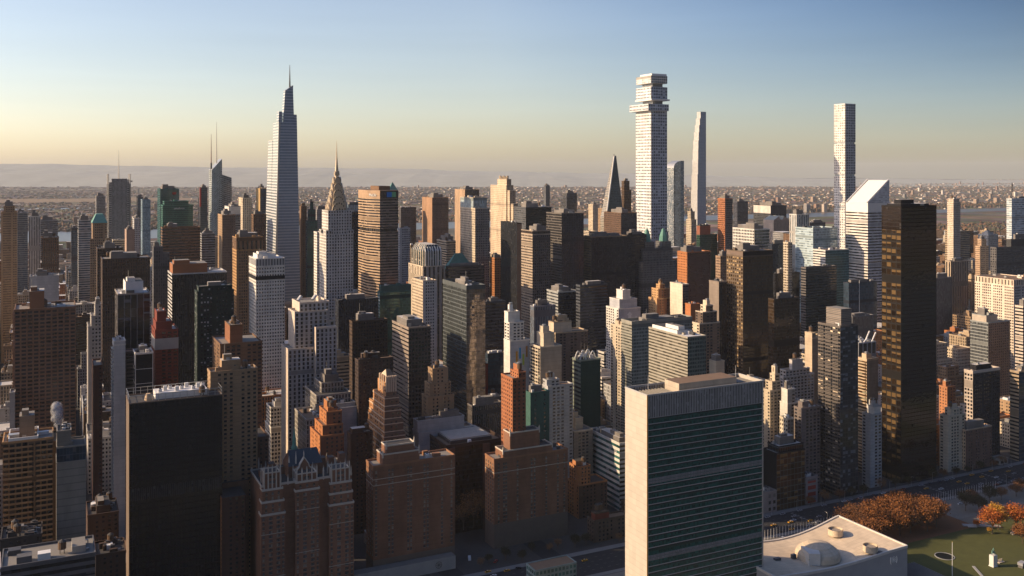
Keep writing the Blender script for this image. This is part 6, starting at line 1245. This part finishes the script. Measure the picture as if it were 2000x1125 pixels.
AVE = [(12, 46), (225, 255), (445, 472), (600, 622), (722, 760), (868, 890), (1020, 1050), (1330, 1360), (1605, 1635), (1880, 1910), (2155, 2185), (2430, 2460), (2705, 2735)]
STREETS = [k*80.5-2 for k in range(-12, 30)]
for a, b in AVE: sheet('avenue', [(-1500, a), (2600, a), (2600, b), (-1500, b)], .06, ASP)
for s in STREETS: sheet('street', [(s-8, 46), (s+8, 46), (s+8, 3000), (s-8, 3000)], .064, ASP)
for a, b in ((7.5, 12), (46, 52)): m = MB(); m.box(-300, 900, a, b, 0, .18, PAVE); struct('pavement', m)
m = MB()
for v in (19, 25.5, 32, 38.5):
    for i in range(150): m.box(-200+i*7, -197.5+i*7, v-.12, v+.12, .068, .072, PAINT)
for s in STREETS[8:20]:
    for i in range(9): m.box(s-12.5, s-9.5, 14+i*3.5, 15.6+i*3.5, .068, .073, PAINT)
struct('road_markings', m)
sheet('plaza', [(-100, -170), (700, -170), (700, 7), (-100, 7)], .05, plain('plaza', (.2, .18, .15), .9))
sheet('lawn', [(284, -160), (640, -160), (640, -48), (284, -48)], .1, GRASS)
sheet('leaf_litter', [(305, -48), (425, -48), (425, 4), (305, 4)], .104, plain('leaf_litter', (.2, .085, .035), .95, 0, .4, .4))
sheet('garden_path', [(425, -48), (640, -48), (640, -30), (425, -30)], .104, plain('garden_path', (.17, .15, .12), .9))
WAT = plain('river_water', (.06, .055, .045), .3, 0, .1, .01, .5)
sheet('river', [(-8000, 3750), (-300, 3750), (700, 3820), (9000, 4120), (9000, 4300), (1500, 4400), (100, 4900), (-8000, 5500)], .5, WAT)
sheet('east_river', [(-3000, -1150), (4000, -1150), (4000, -172), (-3000, -172)], .5, plain('dark_river', (.012, .016, .018), .15, 0, .1, .01, .3))
sheet('marsh', [(-5200, 9000), (-900, 8700), (1500, 9300), (900, 10100), (-2500, 10400), (-5600, 10000)], .6, plain('marsh_grass', (.2, .135, .075), .95, 0, .6, .0022))
sheet('bay_water', [(-4200, 7300), (200, 7300), (200, 7600), (-4200, 7600)], .8, WAT)
def ridge(name, d0, yl, yr, wig, mat, back=2200, seed=0, lo=4.0):
    rng = random.Random(seed); ph = [rng.uniform(0, 6) for _ in range(5)]; m = MB(); n = 150; pts = []
    for i in range(n+1):
        r = -d0*.62+d0*1.24*i/n; x = 1000+F*r/d0; y = yl+(yr-yl)*x/2000 + wig*(math.sin(x*.004+ph[0])+.6*math.sin(x*.011+ph[1])+.4*math.sin(x*.027+ph[2])+.25*math.sin(x*.07+ph[3])+.12*math.sin(x*.19+ph[4]))
        z = max(lo, CH-(y-Y0)*d0/F); P = lambda d: (CU+SY*d+CY*r, CV+CY*d-SY*r); pts.append((P(d0-back), P(d0), P(d0+900), z))
    for A, B in zip(pts[:-1], pts[1:]):
        a2 = [(A[0][0]*.45+A[1][0]*.55, A[0][1]*.45+A[1][1]*.55, A[3]*.75), (B[0][0]*.45+B[1][0]*.55, B[0][1]*.45+B[1][1]*.55, B[3]*.75)]
        m.face([(*A[0], -1), (*B[0], -1), a2[1], a2[0]], mat); m.face([a2[0], a2[1], (*B[1], B[3]), (*A[1], A[3])], mat); m.face([(*A[1], A[3]), (*B[1], B[3]), (*B[2], -1), (*A[2], -1)], mat)
    struct(name, m, smooth=True)
HM = plain('hazed_hill_woods', (.325, .33, .285), .95, 0, .35, .003)  # woods colour paled towards the sky to carry distant haze
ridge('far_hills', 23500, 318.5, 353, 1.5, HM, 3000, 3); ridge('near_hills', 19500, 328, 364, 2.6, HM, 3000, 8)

# ------------------------------------------------------------------ filler blocks of the city
FR = random.Random(77)
def cap(xa, xb, d):
    c = 0
    for f in FOOT:
        if f[8] > d-5 and f[5] > xa+2 and f[4] < xb-2: c = max(c, min(f[7], 1090))
    return c
def clash(u0, u1, v0, v1):
    for f in FOOT:
        if u0 < f[1]+2 and u1 > f[0]-2 and v0 < f[3]+2 and v1 > f[2]-2: return True
    return False
LOTS = []
rows = [(52, 225), (255, 445), (472, 600), (622, 722), (760, 868), (890, 1020), (1050, 1330), (1360, 1605)]
for a, b in rows:
    for si, s in enumerate(STREETS[:-1]):
        for (ua, ub) in ((s+9, s+40), (s+41, s+71.5)):
            v = a+1
            while v < b-12:
                w_ = FR.uniform(13, 30) if v < 450 else FR.uniform(20, 42); v2 = min(v+w_, b-1)
                h = FR.uniform(14, 42) if a < 255 else (FR.uniform(18, 70) if a < 600 else FR.uniform(35, 110))
                if FR.random() < .14: h *= 1.6
                uu1 = ub-FR.uniform(0, 5)
                xs = [proj(u, vv, 0)[0] for u in (ua, uu1) for vv in (v, v2)]; xa, xb = min(xs), max(xs); d = proj(ua, v, 0)[2]
                LOTS.append([ua, uu1, v, v2, h, xa, xb, d]); v = v2+FR.choice([0, .3, .3, 4])
cand = []; south = []
for L in LOTS:
    ua, ub, v, v2, h, xa, xb, d = L
    if xb < -20:
        if ua > -760: south.append(L)
        continue
    if xa > 2020 or clash(ua, ub, v, v2): continue
    c = cap(xa, xb, d); yt = Y0+F*(CH-h)/d
    if c > yt: h = CH-(c-Y0)*d/F
    if d > 1350: h = min(h, CH-(452-Y0)*d/F)
    if v < 75 and ua < 110: continue
    if v < 225 and ua < -150: h = FR.uniform(7.5, 12)
    if v < 225 and ua < 10: h = min(h, FR.uniform(8, 13))
    if h < 7: continue
    L[4] = h; cand.append(L)
# what still shows: painter's pass over image columns
cols = np.full(2000, 2000.0); vis = {}
seq = [(f[8], 'f', (f[4], f[5], f[6])) for f in FOOT]+[(L[7], i, (L[5], L[6], Y0+F*(CH-L[4])/L[7])) for i, L in enumerate(cand)]
seq.sort(key=lambda q: q[0])
for d, i, (xa, xb, y) in seq:
    a, b = max(0, int(xa)), min(2000, int(xb)+1)
    if b <= a: continue
    seg = cols[a:b]; gain = np.clip(np.minimum(seg, 1125)-y, 0, 400).sum()
    if i != 'f': vis[i] = (gain, a, b, y)
    cols[a:b] = np.minimum(seg, y)
order = sorted(vis, key=lambda i: -vis[i][0]); NIND = 300-NB[0]-4
chosen = set([i for i in order if vis[i][0] > 60][:max(0, NIND)])
PALF = [('tan', 'tan'), ('sand', 'sand coloured'), ('cream', 'cream'), ('brick', 'red brick'), ('brown', 'brown brick'), ('lgrey', 'pale grey'), ('conc', 'concrete'), ('dbrown', 'dark brown'), ('orange', 'orange brick'), ('white', 'white')]
used = set()
def short(l):
    w_ = l.split(); cut = len(w_)
    for i, t in enumerate(w_):
        if i > 1 and t in ('with', 'in', 'at', 'left', 'right', 'behind', 'beside', 'on', 'under', 'of', 'by', 'topped', 'seen', 'below', 'catching', 'rising', 'between', 'hugging', 'framed', 'lit', 'cut', 'speckled', 'mirroring', 'tucked', 'peeping', 'climbing', 'before', 'just', 'deep', 'from', 'over', 'above'): cut = i; break
    return ' '.join(w_[:min(cut, 7)])
_cnt = {}
for f in FOOT: _cnt[short(f[9])] = _cnt.get(short(f[9]), 0)+1
NAMES = [(f[4], f[5], f[6], f[8], f[9]) for f in FOOT if _cnt[short(f[9])] == 1 and len(short(f[9]).split()) >= 4]
def flabel(i, col, h, feat):
    g, a, b, y = vis[i]; cx = (a+b)/2; d = cand[i][7]
    size = 'low' if h < 24 else ('mid rise' if h < 60 else 'tall')
    near = sorted(NAMES, key=lambda n: abs((n[0]+n[1])/2-cx)+.6*abs(max(n[2], y)-y)+.04*abs(n[3]-d))
    for n in near[:14]:
        nx = (n[0]+n[1])/2
        rel = ('in front of' if d < n[3] else 'behind') if n[0] < cx < n[1] else ('just left of' if cx < nx else 'just right of')
        for f in (feat, feat+', mostly hidden' if g < 700 else feat+', well in view'):
            l = f'{size} {col} block {f} {rel} the {short(n[4])}'
            if l not in used and len(l.split()) <= 16: used.add(l); return l
    return None
ff = []
def filler(i):
    ua, ub, v, v2, h, xa, xb, d = cand[i]; rng = random.Random(i*13+5); nm, cw = rng.choice(PALF if v < 600 else PALF[:3]+PALF[5:8]+PALF[4:5])
    kind = rng.choice(['brick', 'apt', 'punch']) if h < 60 else rng.choice(['punch', 'stripe', 'grid', 'band'])
    tk = 1 if (rng.random() < .45 and h < 90 and min(ub-ua, v2-v) > 10) else 0; ph = rng.random() < .7
    feat = 'with water tank' if tk else ('with penthouse' if ph else 'with flat roof')
    lab = flabel(i, cw, h, feat)
    if not lab: return False
    R = thing('apartment_block' if h < 60 else 'office_block', lab, 'building', (ua, v, 0), 'smaller blocks between the towers')
    A, B = ub-ua, v2-v; fm = fac(kind, nm, 'dark'); wm = fac('blank', nm); m = MB(); hh = h*(.72 if (h > 26 and rng.random() < .45) else 1)
    m.box(0, A, 0, B, 0, hh, fm, fm, False); m.build('facade', R); rf = rng.choice(['gravel', 'tar', 'tar', 'pale', 'brown'])
    p = (rng.uniform(.1, .4), rng.uniform(.2, .4), rng.uniform(.1, .4), rng.uniform(.1, .3), rng.uniform(3, 6)) if ph else None
    if hh < h:
        roof_kit(R, (0, A, 0, B), hh, wm, rng, rf, None, 1, 0); r2 = (A*rng.uniform(0, .15), A*rng.uniform(.8, 1), B*rng.uniform(.05, .25), B*rng.uniform(.8, 1))
        m = MB(); m.box(*r2, hh+.1, h, fm, fm, False); m.build('upper_storeys', R); roof_kit(R, r2, h, wm, rng, rf, p, rng.randint(1, 3), tk, wm)
    else: roof_kit(R, (0, A, 0, B), h, wm, rng, rf, p, rng.randint(2, 4), tk, wm)
    return True
for i in list(chosen):
    if not filler(i): chosen.discard(i)
# the rest of the blocks, hardly visible between the others
def mass(name, lots, rng, label):
    m = MB(); pal = [fac(k, c, 'dark') for k, c in (('brick', 'tan'), ('punch', 'cream'), ('brick', 'brick'), ('apt', 'sand'), ('punch', 'grey'), ('brick', 'brown'), ('grid', 'lgrey'), ('apt', 'orange'))]
    for (ua, ub, v, v2, h) in lots: m.box(ua, ub, v, v2, 0, h, rng.choice(pal), None, rng.choice(list(ROOFS.values())))
    o = m.build(name); return tag(o, label, 'city blocks', None, 'stuff')
mass('city_blocks', [c[:5] for i, c in enumerate(cand) if i not in chosen], random.Random(2), 'small masonry blocks packed between the named towers')
mass('south_blocks', [[*c[:4], max(10, min(c[4]*.9, 58))] for c in south], random.Random(3), 'masonry blocks of the quarter just left of the view')
wl = []; rw = random.Random(9)
for k in range(1500):
    v = rw.uniform(1640, 3050); d0 = v-CV; x = rw.uniform(-60, 2060); u, d = at_v(x, v); s = rw.uniform(14, 34); h = rw.choice([15, 18, 22, 30, 45])*rw.uniform(.8, 1.3)
    if x > 1780 and rw.random() < .5: h *= 1.25
    h = min(h, CH-((455 if x < 1700 else 465)-Y0)*d/F)
    if 300 < x < 1130 and rw.random() < .3: continue
    if h > 8 and not clash(u, u+s, v, v+s): wl.append((u, u+s*rw.uniform(.8, 2.2), v, v+s, h))
mass('west_side_blocks', wl, rw, 'distant masonry blocks stretching to the wide river')
# far shore: towns and woods
def farshore():
    rng = random.Random(21); m = MB(); P = [plain('far_pale', (.42, .35, .28)), plain('far_tan', (.33, .24, .17)), plain('far_brick', (.26, .16, .11)), plain('far_grey', (.24, .22, .2)), plain('far_tan', (.33, .24, .17)), plain('far_brick', (.26, .16, .11)), plain('far_white', (.6, .54, .46))]
    for k in range(5200):
        v = 4400+(rng.random()**1.3)*14000; d0 = (v-CV)/.9; x = rng.uniform(-80, 2080); u, d = at_v(x, v)
        if -5000 < u < 1300 and 9000 < v < 10200 and rng.random() < .95: continue
        s = rng.uniform(9, 26)*(1+v/9000); h = rng.uniform(6, 13)
        if rng.random() < .03: s *= 2.5; h *= .9
        if rng.random() < (.03 if x > 1500 else .012): h = rng.uniform(25, 60); s = rng.uniform(20, 40)
        m.box(u, u+s, v, v+s*.8, 0, h, rng.choice(P), None, rng.choice(P))
    tag(m.build('far_town'), 'pale low houses and sheds of the far shore towns', 'town', None, 'stuff')
    t = MB(); W_ = [plain('wood_brown', (.09, .065, .04)), plain('wood_olive', (.055, .055, .03)), plain('wood_rust', (.15, .075, .035))]
    for k in range(16000):
        if k < 3500: v = rng.uniform(4420, 4980); x = rng.uniform(-80, 2080)
        elif k < 5200: v = rng.uniform(2000, 3000); x = rng.uniform(1500, 2080)
        else: v = 4500+(rng.random()**1.4)*9000; x = rng.uniform(-80, 2080)
        u, d = at_v(x, v); s = rng.uniform(5, 11)*(1+max(0, v-5000)/6000)
        if -5000 < u < 1300 and 8900 < v < 10300: continue
        h = s*rng.uniform(.9, 1.5)/(1+max(0, v-5000)/4000); z0 = 12 if 1500 < x and 4400 < v < 5000 else 0; n = 5; r = [s*rng.uniform(.7, 1.2) for _ in range(n)]; a0 = rng.random()*6
        p = [(u+r[i]*math.cos(a0+2*PI*i/n), v+r[i]*math.sin(a0+2*PI*i/n)) for i in range(n)]; q = [(u+(x_-u)*.55, v+(y_-v)*.55) for x_, y_ in p]
        t.prism(p, 0, z0+h*.6, rng.choice(W_), False, False, p); t.prism(p, z0+h*.6, z0+h, rng.choice(W_), None, False, q)
    tag(t.build('far_woods'), 'brown leafless woods along the far shore and plain', 'woods', None, 'stuff')
farshore()

# steam above the balcony tower
def steam():
    m = bpy.data.materials.new('steam'); m.use_nodes = True; nt = m.node_tree; p = nt.nodes['Principled BSDF']; p.inputs['Base Color'].default_value = (.75, .74, .73, 1); p.inputs['Roughness'].default_value = 1; p.inputs['Specular IOR Level'].default_value = 0
    lw = nt.nodes.new('ShaderNodeLayerWeight'); lw.inputs[0].default_value = .35; nz = nt.nodes.new('ShaderNodeTexNoise'); nz.inputs['Scale'].default_value = .35; nz.inputs['Detail'].default_value = 5
    tc = nt.nodes.new('ShaderNodeTexCoord'); lnk(nt, tc.outputs['Object'], nz.inputs[0]); a = mth(nt, 'SUBTRACT', 1.0, lw.outputs['Facing']); lnk(nt, mth(nt, 'MULTIPLY', mth(nt, 'POWER', a, 1.6), mth(nt, 'MULTIPLY', nz.outputs[0], .8)), p.inputs['Alpha']); m['bay'] = m['floor'] = 1
    u, d = at_v(113, 205); z0 = zz(832, d); bm = bmesh.new(); rng = random.Random(4)
    for i in range(16):
        t = i/15; r = 1.6+2.2*math.sin(t*2.2)+rng.uniform(0, .8); mat = __import__('mathutils').Matrix.Translation((rng.gauss(0, .8)+t*1.0-1, rng.gauss(0, .6), t*15))
        g = bmesh.ops.create_icosphere(bm, subdivisions=2, radius=r, matrix=mat)
        for vv in g['verts']: vv.co += Vector((rng.gauss(0, .22), rng.gauss(0, .22), rng.gauss(0, .22)))
    me = bpy.data.meshes.new('steam_plume'); bm.to_mesh(me); bm.free(); me.materials.append(m); me.polygons.foreach_set('use_smooth', [True]*len(me.polygons))
    o = bpy.data.objects.new('steam_plume', me); C.objects.link(o); o.location = (u, 205, z0); tag(o, 'white steam puff rising before the broad brown balcony tower', 'steam')
steam()

# ------------------------------------------------------------------ air
def haze():
    m = bpy.data.materials.new('haze'); m.use_nodes = True; nt = m.node_tree; nt.nodes.remove(nt.nodes['Principled BSDF']); v = nt.nodes.new('ShaderNodeVolumePrincipled')
    v.inputs['Color'].default_value = (.88, .94, 1.0, 1); v.inputs['Density'].default_value = HAZE; v.inputs['Anisotropy'].default_value = 0.0; lnk(nt, v.outputs[0], nt.nodes['Material Output'].inputs['Volume'])
    b = MB(); b.box(-27000, 27000, -3500, 26500, -3, 540, m, None, m, True); m['bay'] = m['floor'] = 1
    o = b.build('haze'); o['kind'] = 'stuff'; o['label'] = 'thin pale haze hanging over the whole city and plain'; o['category'] = 'haze'
HAZE = 1.8e-5
haze()
